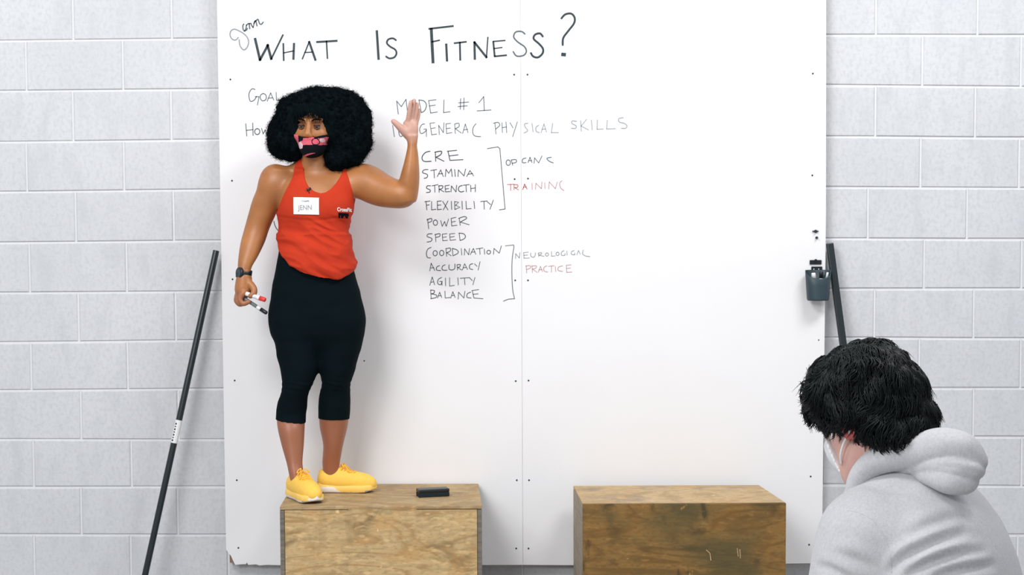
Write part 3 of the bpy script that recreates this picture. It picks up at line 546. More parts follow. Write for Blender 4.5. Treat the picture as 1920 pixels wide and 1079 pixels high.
for bx, pts, y in ((boxb, [((1327, 1037), (1334, 1043)), ((1334, 1043), (1336, 1057)), ((1386, 1034), (1388, 1050)), ((1391, 1036), (1392, 1053)), ((1176, 1053), (1180, 1053))], -.4815),):
    for (a, b) in pts:
        m = MB(); A0, B0 = Q(*a, -.60), Q(*b, -.60); dd = B0-A0; nn = np.array([-dd[2], 0, dd[0]]); nn = nn/np.linalg.norm(nn)*.0016
        FLb, FRb = RZ(1093, 946, .622), RZ(1474, 944, .622); yl = lambda p: np.array([p[0], FLb[1]+(p[0]-FLb[0])*(FRb[1]-FLb[1])/(FRb[0]-FLb[0])-.0012, p[2]])
        m.add([yl(A0-nn), yl(A0+nn), yl(B0+nn), yl(B0-nn)], [(0, 1, 2, 3)])
        m.build('scratch', MAT['ply_b_top'], bx)
er = thing('whiteboard_eraser', 'black felt whiteboard eraser lying on the tan box', 'eraser', (.85, -.33, .622))
ec, eh = np.array([Q(811.5, 928, -.37)[0], -.37]), None
rot = math.radians(17)
def rect(cx, cy, hx, hy, a): return [(cx+x*math.cos(a)-y*math.sin(a), cy+x*math.sin(a)+y*math.cos(a)) for x, y in ((-hx, -hy), (hx, -hy), (hx, hy), (-hx, hy))]
m = MB(); m.prism(rect(*ec, .0605, .0262, rot), .6225, .639); m.build('felt_pad', MAT['felt'], er, bevel=.002)
m = MB(); m.prism(rect(*ec, .061, .0265, rot), .639, .653); m.build('grip', MAT['black_plastic'], er, bevel=.004)
#@@WOMAN
# ------------------------------------------------------------------ standing woman
YB = -.33
TOR = [(322, 552, 655, YB, .050), (335, 530, 668, YB, .072), (350, 524, 668, YB-.005, .086), (372, 524, 662, YB-.01, .098), (400, 524, 656, YB-.01, .103), (430, 528, 650, YB-.01, .098), (460, 527, 654, YB-.01, .096), (490, 522, 659, YB-.005, .102), (520, 517, 664, YB, .110), (555, 511, 674, YB+.005, .120), (590, 508, 680, YB+.01, .122), (618, 512, 678, YB+.01, .112), (645, 530, 660, YB+.01, .085), (668, 560, 632, YB+.01, .045), (680, 580, 612, YB+.01, .02)]
YR, YL = -.42, -.30     # depth of her right (image left) and left foot
LEGR = [(535, 540, 570, YB, .02), (560, 520, 585, YB, .07), (590, 510, 590, YB, .096), (620, 511, 594, YB-.004, .095), (644, 517, 597, YB-.01, .088), (670, 522, 597.5, YB-.014, .082), (692, 527.5, 596, YB-.018, .078), (718, 531, 586, YB-.025, .066), (737, 529, 577, YB-.022, .060), (758, 522, 574, YB-.008, .062), (780, 519.5, 572, YB-.0, .062), (803, 521, 571, YR+.065, .058), (834, 528, 569.5, YR+.045, .046), (866, 537, 567, YR+.025, .036), (884, 541, 568.5, YR+.012, .035), (905, 545, 570, YR+.0, .033)]
LEGL = [(535, 625, 655, YB, .02), (560, 605, 668, YB, .07), (590, 599, 679, YB, .096), (620, 598, 679.5, YB+.004, .095), (644, 599, 677.5, YB+.008, .088), (670, 599.5, 671, YB+.012, .082), (692, 601, 664.5, YB+.016, .077), (718, 605, 656, YB+.02, .066), (737, 601, 655, YB+.03, .060), (758, 599, 655, YB+.042, .062), (780, 598.5, 654, YB+.05, .062), (803, 600, 651, YL+.025, .057), (834, 606, 643.5, YL+.024, .045), (866, 604.5, 637.5, YL+.028, .033), (884, 606, 635, YL+.030, .029), (898, 608, 633, YL+.031, .026)]
fd = Field((.05, -.63, .60), (.86, -.06, 2.19), .0036)
fd.stack(TOR, k=.02, e=2.25)
cen = lambda x, y, Y: Q(x, y, Y)
for x in (566, 627): fd.ell(cen(x, 388, YB-.060), (.060, .048, .058), k=.035)              # bust
for x in (556, 636): fd.ell(cen(x, 590, YB+.075), (.078, .065, .090), k=.04)             # seat
fd.ell(cen(598, 480, YB-.055), (.085, .055, .10), k=.04)                                  # belly
for s_ in (-1, 1): fd.cone(cen(598+s_*8, 302, YB+.015), cen(598+s_*62, 330, YB+.008), .036, .028, k=.03)   # trapezius
torso = fd.copy()
fd.stack(LEGR, k=.022); fd.stack(LEGL, k=.022)
legs = None
# feet (inside the shoes)
def footdir(h, t): h = np.array(h); t = np.array(t); return h, (t-h)
RH, RT = (float(Q(549, 925, -.355)[0]), -.355), (float(Q(594, 935, -.565)[0]), -.565); LH, LT = (float(Q(596, 912, -.262)[0]), -.262), (float(Q(706, 912, -.262)[0]), -.268)
for (hx, hy), (tx, ty) in ((RH, RT), (LH, LT)):
    L = lambda f, z: (hx+(tx-hx)*f, hy+(ty-hy)*f, z)
    fd.chain([L(.20, .675), L(.45, .670), L(.75, .655), L(.88, .65)], [.030, .028, .024, .018], k=.012)
skin_cut = None
# her right arm (hanging, holds the markers)
ARM = [(322, 512, 545, YB, .03), (334, 496, 546, YB, .045), (346, 487, 541, YB, .050), (373, 474.5, 529, YB+.01, .053), (400, 466.5, 518, YB+.02, .050), (429, 458.5, 505, YB+.02, .045), (455, 451.5, 496, YB, .043), (481, 447.5, 483.5, YB-.025, .036), (500, 446, 472.5, YB-.045, .027), (512, 446.5, 469.5, YB-.055, .021), (522, 446.5, 470, YB-.062, .019)]
fd.stack(ARM, k=.022)
fd.ell(cen(516, 342, YB), (M_(30, YB), .052, M_(34, YB)), k=.025)
YH = YB-.065
hp = lambda x, y, dy=0: cen(x, y, YH+dy)
fd.chain([hp(458, 520), hp(457, 532), hp(456, 545)], [.024, .027, .029], k=.01)
fd.ell(hp(457, 545), (.026, .026, .030), k=.012)
for i, (dy, r, kx, ky) in enumerate(((-.028, .0095, 457, 549), (-.010, .0098, 450, 551), (.008, .0092, 448, 551), (.025, .008, 447, 548))):
    fd.chain([hp(kx, ky, dy), hp(kx-7+i, ky+12, dy-.002), hp(kx-1+i, ky+21-i, dy-.004), hp(kx+10, ky+17-i, dy-.006)], [r+.002, r, r*.95, r*.85], k=.003)
fd.chain([hp(464, 528, -.01), hp(475, 540, -.022), hp(476, 550, -.030), hp(469, 556, -.036)], [.014, .0115, .010, .0085], k=.005)
# her left arm (raised)
YE = YB-.10
pts = [(668, 336, YB, 25), (684, 340, YB-.01, 28.5), (698, 348, YB-.025, 29.5), (717, 357.5, YB-.05, 27), (740, 363.5, YB-.08, 23.5), (758, 366, YE, 21)]
fd.chain([cen(a, b, c) for a, b, c, r in pts], [M_(r, c) for a, b, c, r in pts], k=.016)
fd.cone(cen(648, 348, YB-.03), cen(690, 346, YB-.03), .045, .040, k=.025)
fd.stack([(378, 752, 780, YE, .035), (362, 748, 784, YE, .042), (345, 747, 786, YE-.005, .045), (325, 752, 786.5, YE-.01, .042), (307, 757, 785.5, YE-.012, .035), (288, 761.5, 784, YE-.012, .028), (274, 764, 782, YE-.012, .022), (264, 763, 783, YE-.012, .019), (255, 759, 783, YE-.012, .019)], k=.012)
hl = lambda x, y, dy=0: cen(x, y, YE-.012+dy)
fd.ell(hl(770.5, 243), (.0285, .017, .040), k=.012)
fd.cone(hl(763, 232), hl(778, 232, .012), .014, .013, k=.01)
for a, b, c, rr in (((765, 228, -.006), (767.5, 210, -.016), (770, 191, -.022), .0085), ((771, 226, .002), (773.5, 207, -.002), (777, 188, -.004), .0086), ((776, 228, .010), (780, 211, .010), (782.5, 195, .008), .0082), ((779.5, 233, .018), (784, 219, .022), (786, 206, .024), .0072)):
    fd.chain([hl(*a), hl(*b), hl(*c)], [rr*1.1, rr, rr*.78], k=.003)
fd.chain([hl(764, 252), hl(754, 243, -.010), hl(745, 234, -.016), hl(737, 227, -.018)], [.016, .0125, .0098, .0075], k=.006)
# neck and head
HC = cen(592, 238.5, YB-.035); yaw = math.radians(-9); tilt = math.radians(4); roll = math.radians(2)
fwdv = np.array([math.sin(yaw)*1.0, -math.cos(yaw), 0]); fwdv = fwdv*math.cos(tilt)+np.array([0, 0, -math.sin(tilt)]); upv = np.array([math.sin(roll), 0, 1.0]); upv = upv-fwdv*(upv@fwdv); upv /= np.linalg.norm(upv); rtv = np.cross(upv, -fwdv); rtv = np.cross(fwdv, upv)*-1
rtv = np.cross(upv, fwdv)*1.0
if rtv[0] < 0: rtv = -rtv
HR = np.stack([rtv, fwdv, upv]); hd = lambda x, f, u: HC+rtv*x+fwdv*f+upv*u
fd.chain([cen(600, 338, YB+.01), cen(598, 312, YB+.008), cen(595, 280, YB-.0)], [.062, .054, .053], k=.025, n=3)
def headprims(F_):
    F_.ell(hd(0, -.018, .030), (.073, .090, .080), HR, k=.02)
    F_.ell(hd(0, .014, -.020), (.066, .078, .088), HR, k=.02)
    F_.ell(hd(0, .050, -.080), (.038, .034, .030), HR, k=.025)
    for s_ in (-1, 1):
        F_.ell(hd(s_*.036, .062, -.028), (.026, .022, .022), HR, k=.02)
        F_.cone(hd(s_*.012, .090, .026), hd(s_*.045, .076, .028), .009, .007, k=.012)
        F_.ell(hd(s_*.031, .100, .004), (.020, .015, .011), HR, k=.012, sub=True)
        F_.ell(hd(s_*.073, -.012, -.012), (.008, .018, .030), HR, k=.008)
        F_.ell(hd(s_*.011, .098, -.034), (.009, .010, .007), HR, k=.006)
    F_.cone(hd(0, .090, .008), hd(0, .103, -.026), .008, .0125, k=.010)
    F_.ell(hd(0, .086, -.058), (.022, .012, .012), HR, k=.01)
headprims(fd)
bv, bf = fd.mesh(2)
woman = thing('person', 'person in red tank top and black leggings standing on box, hand raised at board', 'person', tuple(Q(600, 925, -.2)*np.array([1, 1, 0])+np.array([0, 0, .622])))
# palms and shins: skin colour zones of the thing itself
nrm = vnormals(bv, bf); tone = np.zeros((len(bv), 4), f4); tone[:, 3] = 1; ramp = lambda x, a, b: np.clip((x-a)/(b-a), 0, 1)
tone[:, 0] = ramp(bv[:, 2], hl(770, 272)[2], hl(770, 252)[2])*(bv[:, 0] > cen(725, 200, YE)[0])*ramp(-nrm[:, 1]-nrm[:, 0]*.35, -.35, .25)
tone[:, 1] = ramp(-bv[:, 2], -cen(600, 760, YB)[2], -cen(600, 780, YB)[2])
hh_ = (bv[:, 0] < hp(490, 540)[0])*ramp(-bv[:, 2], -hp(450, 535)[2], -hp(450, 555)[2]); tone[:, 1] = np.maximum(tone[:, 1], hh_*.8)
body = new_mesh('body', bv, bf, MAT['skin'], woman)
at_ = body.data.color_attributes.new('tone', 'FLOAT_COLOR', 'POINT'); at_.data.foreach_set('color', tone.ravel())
# leggings
lg = fd.copy(); Z = lg.ax[2][None, None, :]; X = lg.ax[0][:, None, None]
lgs = Field.__new__(Field); lgs.h = fd.h; lgs.ax = fd.ax; lgs.d = torso.d.copy(); lgs.stack(LEGR, k=.022); lgs.stack(LEGL, k=.022)
ztop = cen(600, 462, YB)[2]; P3 = np.stack(np.meshgrid(*[a[::3] for a in lgs.ax], indexing='ij'), -1)
hemz = np.where(X < cen(585, 700, YB)[0], cen(545, 786, YB)[2]-(X-cen(519, 780, YB)[0])*.14, cen(626, 788, YB)[2]-(X-cen(600, 780, YB)[0])*.03)
lgs.d = np.maximum(lgs.d-.0035, np.maximum(hemz-Z, Z-ztop)).astype(f4)
lv, lf = lgs.mesh(2)
kn = lv[:, 2]; dv = (vnoise(lv*np.array([1, 1, 2.2]), 16)-.5)*.0035; zk = cen(600, 722, YB)[2]
dv += .0007*np.sin(kn*300+lv[:, 0]*60)*np.exp(-((kn-zk)/.03)**2)
lv = lv+vnormals(lv, lf)*dv[:, None]
new_mesh('leggings', lv, lf, MAT['leggings'], woman)
# tank top
tk = Field.__new__(Field); tk.h = fd.h; tk.ax = fd.ax; tk.d = torso.d.copy()
tk.cone(cen(648, 348, YB-.03), cen(664, 346, YB-.03), .040, .036, k=.02)
tk.stack([(445, 527, 654, YB-.01, .104), (470, 526.5, 659, YB-.015, .112), (492, 527, 663, YB-.015, .118), (512, 532, 662, YB-.015, .120), (528, 540, 657, YB-.01, .118)], k=.02, e=2.2)
pq = lambda l: [tuple(Q(x, y, YB-.09)[[0, 2]]) for x, y in l]
shirt = pq([(546, 285), (549, 300), (546, 334), (538, 352), (529, 372), (518, 396), (505, 405), (505, 440), (522, 470), (530, 481), (538, 489), (547, 498), (558, 507), (570, 513.5), (588, 519), (606, 523), (625, 525), (640, 522.5), (650, 518), (657, 511), (662, 500), (666, 484), (690, 470), (690, 420), (664, 402), (661, 378), (660, 356), (653, 335), (647, 318), (650, 285), (630, 285), (640, 322), (636, 334), (630, 343), (621, 354), (612, 361), (602, 363), (590, 359), (580, 352), (572, 338), (567, 320), (564, 300), (563, 285)])
PS = polysd(X[:, :, 0], Z[0], shirt)[:, None, :]
tk.d = np.maximum(tk.d-.0075, PS).astype(f4)
tv, tf = tk.mesh(2)
zr = tv[:, 2]; zb_, zm = cen(600, 525, YB)[2], cen(600, 415, YB)[2]; low = np.clip((zm+.03-zr)/.06, 0, 1)
ph = zr*150+tv[:, 0]*38+vnoise(tv, 13)*7
sl_ = tv.copy(); sl_[:, 2] += tv[:, 0]*.28+.02*np.sin(tv[:, 0]*14)
rdg = lambda q_: 1-2*np.abs(vnoise(q_*np.array([.8, .8, 3.0]), 11, 3)-.5)*2
dv = low*(.0060*(rdg(sl_)-.5)+.006*(vnoise(sl_*np.array([.6, .6, 2.6]), 26)-.5)) + (1-low)*.003*(vnoise(tv, 20)-.5)
dv -= .002*np.exp(-((zr-cen(600, 410, YB)[2]+.01*np.cos((tv[:, 0]-.42)*16))/.006)**2)
tv = tv+vnormals(tv, tf)*dv[:, None]
shirt_o = new_mesh('tank_top', tv, tf, MAT['red_cloth'], woman)
# BVH-like front lookup on the shirt for the tag, print and clip
from mathutils.bvhtree import BVHTree
def front(bvh, x, z, off):
    h = bvh.ray_cast(Vector((x, -2, z)), Vector((0, 1, 0)))[0]; return Vector((x, (h.y if h else YB-.1)-off, z))
bt_ = BVHTree.FromPolygons([tuple(p) for p in tv], [tuple(map(int, q_)) for q_ in tf])
def sheet(name, quad, off, th, m, parent, nx=10, nz=7, bv_=None):
    a, b, c, d = [np.array(Q(x, y, YB-.12)) for x, y in quad]; V = []
    for s_ in (0, 1):
        for j in range(nz+1):
            for i in range(nx+1):
                u, w_ = i/nx, j/nz; p = (a*(1-u)+b*u)*(1-w_)+(d*(1-u)+c*u)*w_
                V.append(front(bv_ or bt_, p[0], p[2], off+(0 if s_ else th)))
    N1 = (nx+1)*(nz+1); F = []
    ys = [v_.y for v_ in V[:N1]]
    for j in range(nz):
        for i in range(nx):
            k = j*(nx+1)+i; F += [(k, k+nx+1, k+nx+2, k+1), (N1+k, N1+k+1, N1+k+nx+2, N1+k+nx+1)]
    return new_mesh(name, V, F, m, parent)
nt_ = sheet('name_tag', [(550, 370), (598, 371), (598.5, 403), (550.5, 402)], .0015, .0016, MAT['white_plastic'], woman)
tag(nt_, 'white name tag with faint handwriting on the chest')
def textmesh(name, txt, pxl, pxr, pyb, m, parent, off=.0048, bv_=None, bold=0, hscale=1):
    cu = bpy.data.curves.new(name, 'FONT'); cu.body = txt; cu.size = 1; cu.offset = bold; o = bpy.data.objects.new(name, cu); COL.objects.link(o)
    dg = bpy.context.evaluated_depsgraph_get(); me = bpy.data.meshes.new_from_object(o.evaluated_get(dg)); bpy.data.objects.remove(o)
    bm = bmesh.new(); bm.from_mesh(me); bmesh.ops.triangulate(bm, faces=bm.faces)
    xs = [v_.co.x for v_ in bm.verts]; x0, x1 = min(xs), max(xs); A_ = np.array(Q(*pxl, YB-.12)); B_ = np.array(Q(*pxr, YB-.12)); s_ = np.linalg.norm(B_-A_)/(x1-x0); ux = (B_-A_)/np.linalg.norm(B_-A_); uz = np.array([-ux[2], 0, ux[0]])
    for v_ in bm.verts:
        p = A_+ux*(v_.co.x-x0)*s_+uz*v_.co.y*s_*hscale; v_.co = front(bv_ or bt_, p[0], p[2], off)
    bm.to_mesh(me); bm.free(); me.materials.append(m); q_ = bpy.data.objects.new(name, me); COL.objects.link(q_); q_.parent = parent
    q_.matrix_parent_inverse = woman.matrix_basis.inverted() if parent is woman else Matrix(); return q_
textmesh('tag_lettering', 'JENN', (559, 394), (585, 393.5), 0, MAT['ink_pale'], nt_, .0042, hscale=1.15)
textmesh('tag_lettering', 'Crossfit'.replace('f', 'F'), (566, 378.5), (580, 378.5), 0, MAT['ink_mid'], nt_, .0042, bold=.02)
textmesh('chest_print', 'CrossFit', (632, 396), (657, 397), 0, MAT['white_plastic'], shirt_o, .0016, bold=.03, hscale=1.35)
sheet('chest_emblem', [(634, 399), (652, 400), (651, 410), (634, 409)], .0006, .0008, MAT['leggings'], shirt_o, 5, 4)
textmesh('chest_print', 'I  A  I', (637, 409), (651, 410), 0, MAT['red_cloth'], shirt_o, .0022, bold=.02)
p = front(bt_, *cen(577, 358, YB-.1)[[0, 2]], .004); p2 = front(bt_, *cen(583, 353, YB-.1)[[0, 2]], .007)
m = MB(); m.tube([p, p.lerp(p2, .5), p2], [.003, .0035, .0045], 8); m.tube([p+Vector((.004, 0, .004)), p+Vector((.008, 0, -.012))], .0015, 6); m.tube([p, p+Vector((-.002, -.001, .010))], .0018, 6)
tag(m.build('microphone_clip', MAT['black_plastic'], woman, smooth=True), 'tiny black clip microphone at the neckline')
# face
m = MB()
for s_ in (-1, 1):
    c = hd(s_*.031, .0795, .003)
    for j in range(7):
        pass
def sphere(mb, c, r, n=14, mm=0, sq=(1, 1, 1), R=None):
    v = []; F = []; R = np.eye(3) if R is None else R
    for i in range(n//2+1):
        t = math.pi*i/(n//2)
        for k in range(n):
            a = 2*math.pi*k/n; l = np.array([math.sin(t)*math.cos(a)*sq[0], math.sin(t)*math.sin(a)*sq[1], math.cos(t)*sq[2]])*r; v.append(c+l@R)
    for i in range(n//2):
        for k in range(n): F.append((i*n+k, i*n+(k+1) % n, (i+1)*n+(k+1) % n, (i+1)*n+k))
    mb.add(v, F, mm)
MAT['eye_white'] = mat('eye_white', (.30, .25, .23), .3); MAT['iris'] = mat('dark_iris', (.012, .008, .006), .15)
MAT['lid'] = mat('shaded_eyelid', (.10, .04, .022), .6)  # lid colour darkened to carry the shade of the eye sockets
for s_ in (-1, 1):
    m = MB(); c = hd(s_*.031, .0782, .002); sphere(m, c, .0112, 16, 0); sphere(m, hd(s_*.031, .0850, -.0005), .0058, 12, 1, (1, .9, 1), HR); m.build('eye', [MAT['eye_white'], MAT['iris']], woman, smooth=True)
    m = MB(); m.tube([hd(s_*.019, .0872, .0045), hd(s_*.026, .0925, .0085), hd(s_*.034, .0915, .009), hd(s_*.043, .085, .005)], [.003, .0052, .0054, .003], 8); m.tube([hd(s_*.020, .0872, -.003), hd(s_*.030, .0905, -.0065), hd(s_*.043, .085, -.003)], [.002, .0028, .002], 8); m.build('eyelid', MAT['lid'], woman, smooth=True)
    m = MB(); m.tube([hd(s_*.013, .0975, .022), hd(s_*.028, .0965, .030), hd(s_*.047, .084, .027)], [.0022, .0035, .0015], 8); m.build('eyebrow', MAT['afro'], woman, smooth=True)
# face mask
mk = Field(hd(0, 0, 0)-.16, hd(0, 0, 0)+.13, .0032); headprims(mk)
mk.ell(hd(0, .080, -.066), (.026, .024, .040), HR, k=.03)
Xm, Ym, Zm = np.meshgrid(*mk.ax, indexing='ij', sparse=True)
dot = lambda v_: ((Xm-HC[0])*v_[0]+(Ym-HC[1])*v_[1]+(Zm-HC[2])*v_[2])
U, Fo, Rr = dot(upv), dot(fwdv), dot(rtv)
mk.d = np.maximum(mk.d-.0045, np.maximum(U-(-.043+np.abs(Rr)*.24), np.maximum(.006-Fo-(U+.05)*.35, -.128-U))).astype(f4)
mv, mf_ = mk.mesh(2)
loc = (mv[mf_].mean(1)-HC); lx, lu = loc@rtv, loc@upv
MAT['mask_pink'] = mat('pink_print_cloth', (.72, .12, .17), .8); MAT['mask_black'] = mat('black_print_cloth', (.006, .008, .011), .9, spec=.1); MAT['mask_pale'] = mat('pale_pink_print_cloth', (.80, .55, .60), .8)
mm_ = np.zeros(len(mf_), int); mm_[lu < -.067] = 1
mm_[(np.abs(lx+.035) < .006) | (np.hypot(lx+.026, lu+.043) < .011)] = 1
mm_[(np.hypot(lx-.030, lu+.055) > .010) & (np.hypot(lx-.030, lu+.055) < .0135)] = 1
mm_[(lu > -.040+.003*np.sin(lx*120)) & (lx > -.02)] = 1
mm_[(np.hypot(lx-.050, lu+.049) < .008)] = 2
mm_[np.hypot(lx+.031, lu+.070) < .0135] = 2
mm_[(lx < -.050) & (lu < -.058)] = 2
mm_[(lu < -.098) & (np.abs(lu+.104-lx*.35) < .003)] = 0
tag(new_mesh('face_mask', mv, mf_, parent=woman, mats=[MAT['mask_pink'], MAT['mask_black'], MAT['mask_pale']], fm=mm_), 'pink, black and white patterned cloth mask worn below the nose')
# afro
YA = YB+.02
hf = Field(cen(480, 340, YA)-np.array([0, .19, .03]), cen(715, 145, YA)+np.array([0, .24, .02]), .0055)
for x, y, rx, ry, yo, rd in ((603, 228, 76, 64, -.010, .125), (560, 228, 47, 52, -.015, .110), (645, 232, 50, 60, -.010, .115), (532, 262, 32, 38, -.02, .085), (658, 270, 38, 36, -.02, .095), (642, 297, 36, 25, -.035, .075), (600, 250, 60, 60, .02, .09), (548, 278, 22, 22, -.035, .06)):
    hf.ell(cen(x, y, YA+yo), (M_(rx, YA), rd, M_(ry, YA)), k=.03)
hf.ell(hd(.002, .115, -.018), (.060, .085, .072), HR, k=.010, sub=True)          # opening for the face
hf.ell(hd(0, .10, -.10), (.055, .085, .055), HR, k=.012, sub=True)
hf.cone(cen(592, 305, YB-.10), cen(596, 330, YB-.13), .045, .05, k=.01, sub=True)
hv, hq = hf.mesh(2); hn_ = vnormals(hv, hq)
hv = hv+hn_*((vnoise(hv, 45)-.5)*.014+(vnoise(hv, 110, 5)-.5)*.010+(vnoise(hv, 18, 9)-.5)*.018)[:, None]
hair = new_mesh('hair', hv, hq, MAT['afro'], woman)
def strands(base, nrm, n, lfun, curl, rad, seed, gravity=0, taper=True, segs=9, sides=3):
    r = np.random.default_rng(seed); idx = r.integers(0, len(base), n); V = []; F = []
    for j, i in enumerate(idx):
        p = base[i]; d = nrm[i]+r.normal(0, .35, 3); d /= np.linalg.norm(d)+1e-9; a = np.cross(d, [.3, .5, .8]); a /= np.linalg.norm(a); b = np.cross(d, a)
        L = lfun(r, p); c = curl*r.uniform(.6, 1.3); ph = r.uniform(0, 6.28); tw = r.uniform(1.2, 2.4)*2*math.pi*(1 if r.random() < .5 else -1); b0 = len(V)
        for s_ in range(segs+1):
            t = s_/segs; o = p-nrm[i]*.004+d*(L*t)+(a*math.cos(ph+tw*t)+b*math.sin(ph+tw*t))*c*min(1, t*2)+np.array([0, 0, -gravity*t*t])
            rr = rad*(1-.75*t if taper else 1)
            for k in range(sides): q_ = 2*math.pi*k/sides; V.append(o+(a*math.cos(q_)+b*math.sin(q_))*rr)
        for s_ in range(segs):
            for k in range(sides): F.append((b0+s_*sides+k, b0+s_*sides+(k+1) % sides, b0+(s_+1)*sides+(k+1) % sides, b0+(s_+1)*sides+k))
    return np.array(V), np.array(F)
face_dist = np.abs((hv-HC)@rtv)
okv = ~(((hv-HC)@fwdv > .05) & (np.abs((hv-HC)@rtv) < .085) & ((hv-HC)@upv < .075) & ((hv-HC)@upv > -.15))
sv, sf = strands(hv[okv], vnormals(hv, hq)[okv], 8500, lambda r, p: r.uniform(.006, .021), .0045, .0011, 3)
tag(new_mesh('hair_curls', sv, sf, MAT['afro'], hair), kind='stuff')
# fringe hanging over the forehead
m = MB(); r = np.random.default_rng(5)
for i in range(220):
    x = r.uniform(-.062, .066); u0 = r.uniform(.064, .088); L = r.uniform(.012, .038)*(1.1+.5*abs(x)/.06); f0 = .098-x*x*6
    pp = [hd(x+r.normal(0, .002), f0+.012, u0), hd(x+r.normal(0, .003), f0+.012, u0-L*.5), hd(x+r.normal(0, .006), f0+.006, u0-L)]
    m.tube(spline(pp, 3), [.0022*(1-.12*k) for k in range(7)], 5)
tag(m.build('hair_fringe', MAT['afro'], hair, smooth=True), kind='stuff')
# watch
wt_ = bpy.data.objects.new('wrist_watch', None)
m = MB(); wc = cen(457.5, 514, YH+.004); ax_ = np.array([.16, -.1, 1.0]); ax_ /= np.linalg.norm(ax_)
e1 = np.cross(ax_, [0, 1, 0]); e1 /= np.linalg.norm(e1); e2 = np.cross(ax_, e1); n = 32; v = []; F = []
for hh, ex in ((-.011, 0), (-.009, .0025), (.009, .0025), (.011, 0)):
    for k in range(n):
        a = 2*math.pi*k/n; v.append(wc+ax_*hh+e1*math.cos(a)*(.0290+ex)+e2*math.sin(a)*(.0265+ex)+np.array([0, 0, .012*math.cos(a)*-0.5*np.sign(e1[0])*-1]))
for j in range(3): F += [(j*n+k, j*n+(k+1) % n, (j+1)*n+(k+1) % n, (j+1)*n+k) for k in range(n)]
m.add(v, F); watch = m.build('wrist_watch', MAT['black_plastic'], woman, smooth=True); tag(watch, 'chunky black wrist watch')
m = MB(); dn = np.array([-.72, -.66, .05]); dn /= np.linalg.norm(dn); c0 = cen(450, 512.5, YH-.012)
m.tube([c0-dn*.004, c0+dn*.006, c0+dn*.0085], [.0225, .0225, .0185], 20); case = m.build('watch_case', MAT['black_plastic'], watch, smooth=False, bevel=.001)
m = MB(); m.tube([c0+dn*.0086, c0+dn*.0094], [.0155, .015], 20); m.build('watch_face', MAT['slate'], watch)
# markers in the hand
marker('marker', 'white marker with red cap held in the lowered hand', hp(449, 547, -.020), hp(498, 563, -.048), MAT['white_plastic'], MAT['red_plastic'], .0085, .22, ring=MAT['white_plastic'])
marker('marker', 'grey marker with black cap held lower in the lowered hand', hp(452, 556, -.012), hp(500.5, 588, -.035), mat('grey_barrel', (.20, .23, .25), .4), MAT['black_plastic'], .0072, .24, ring=MAT['white_plastic'])
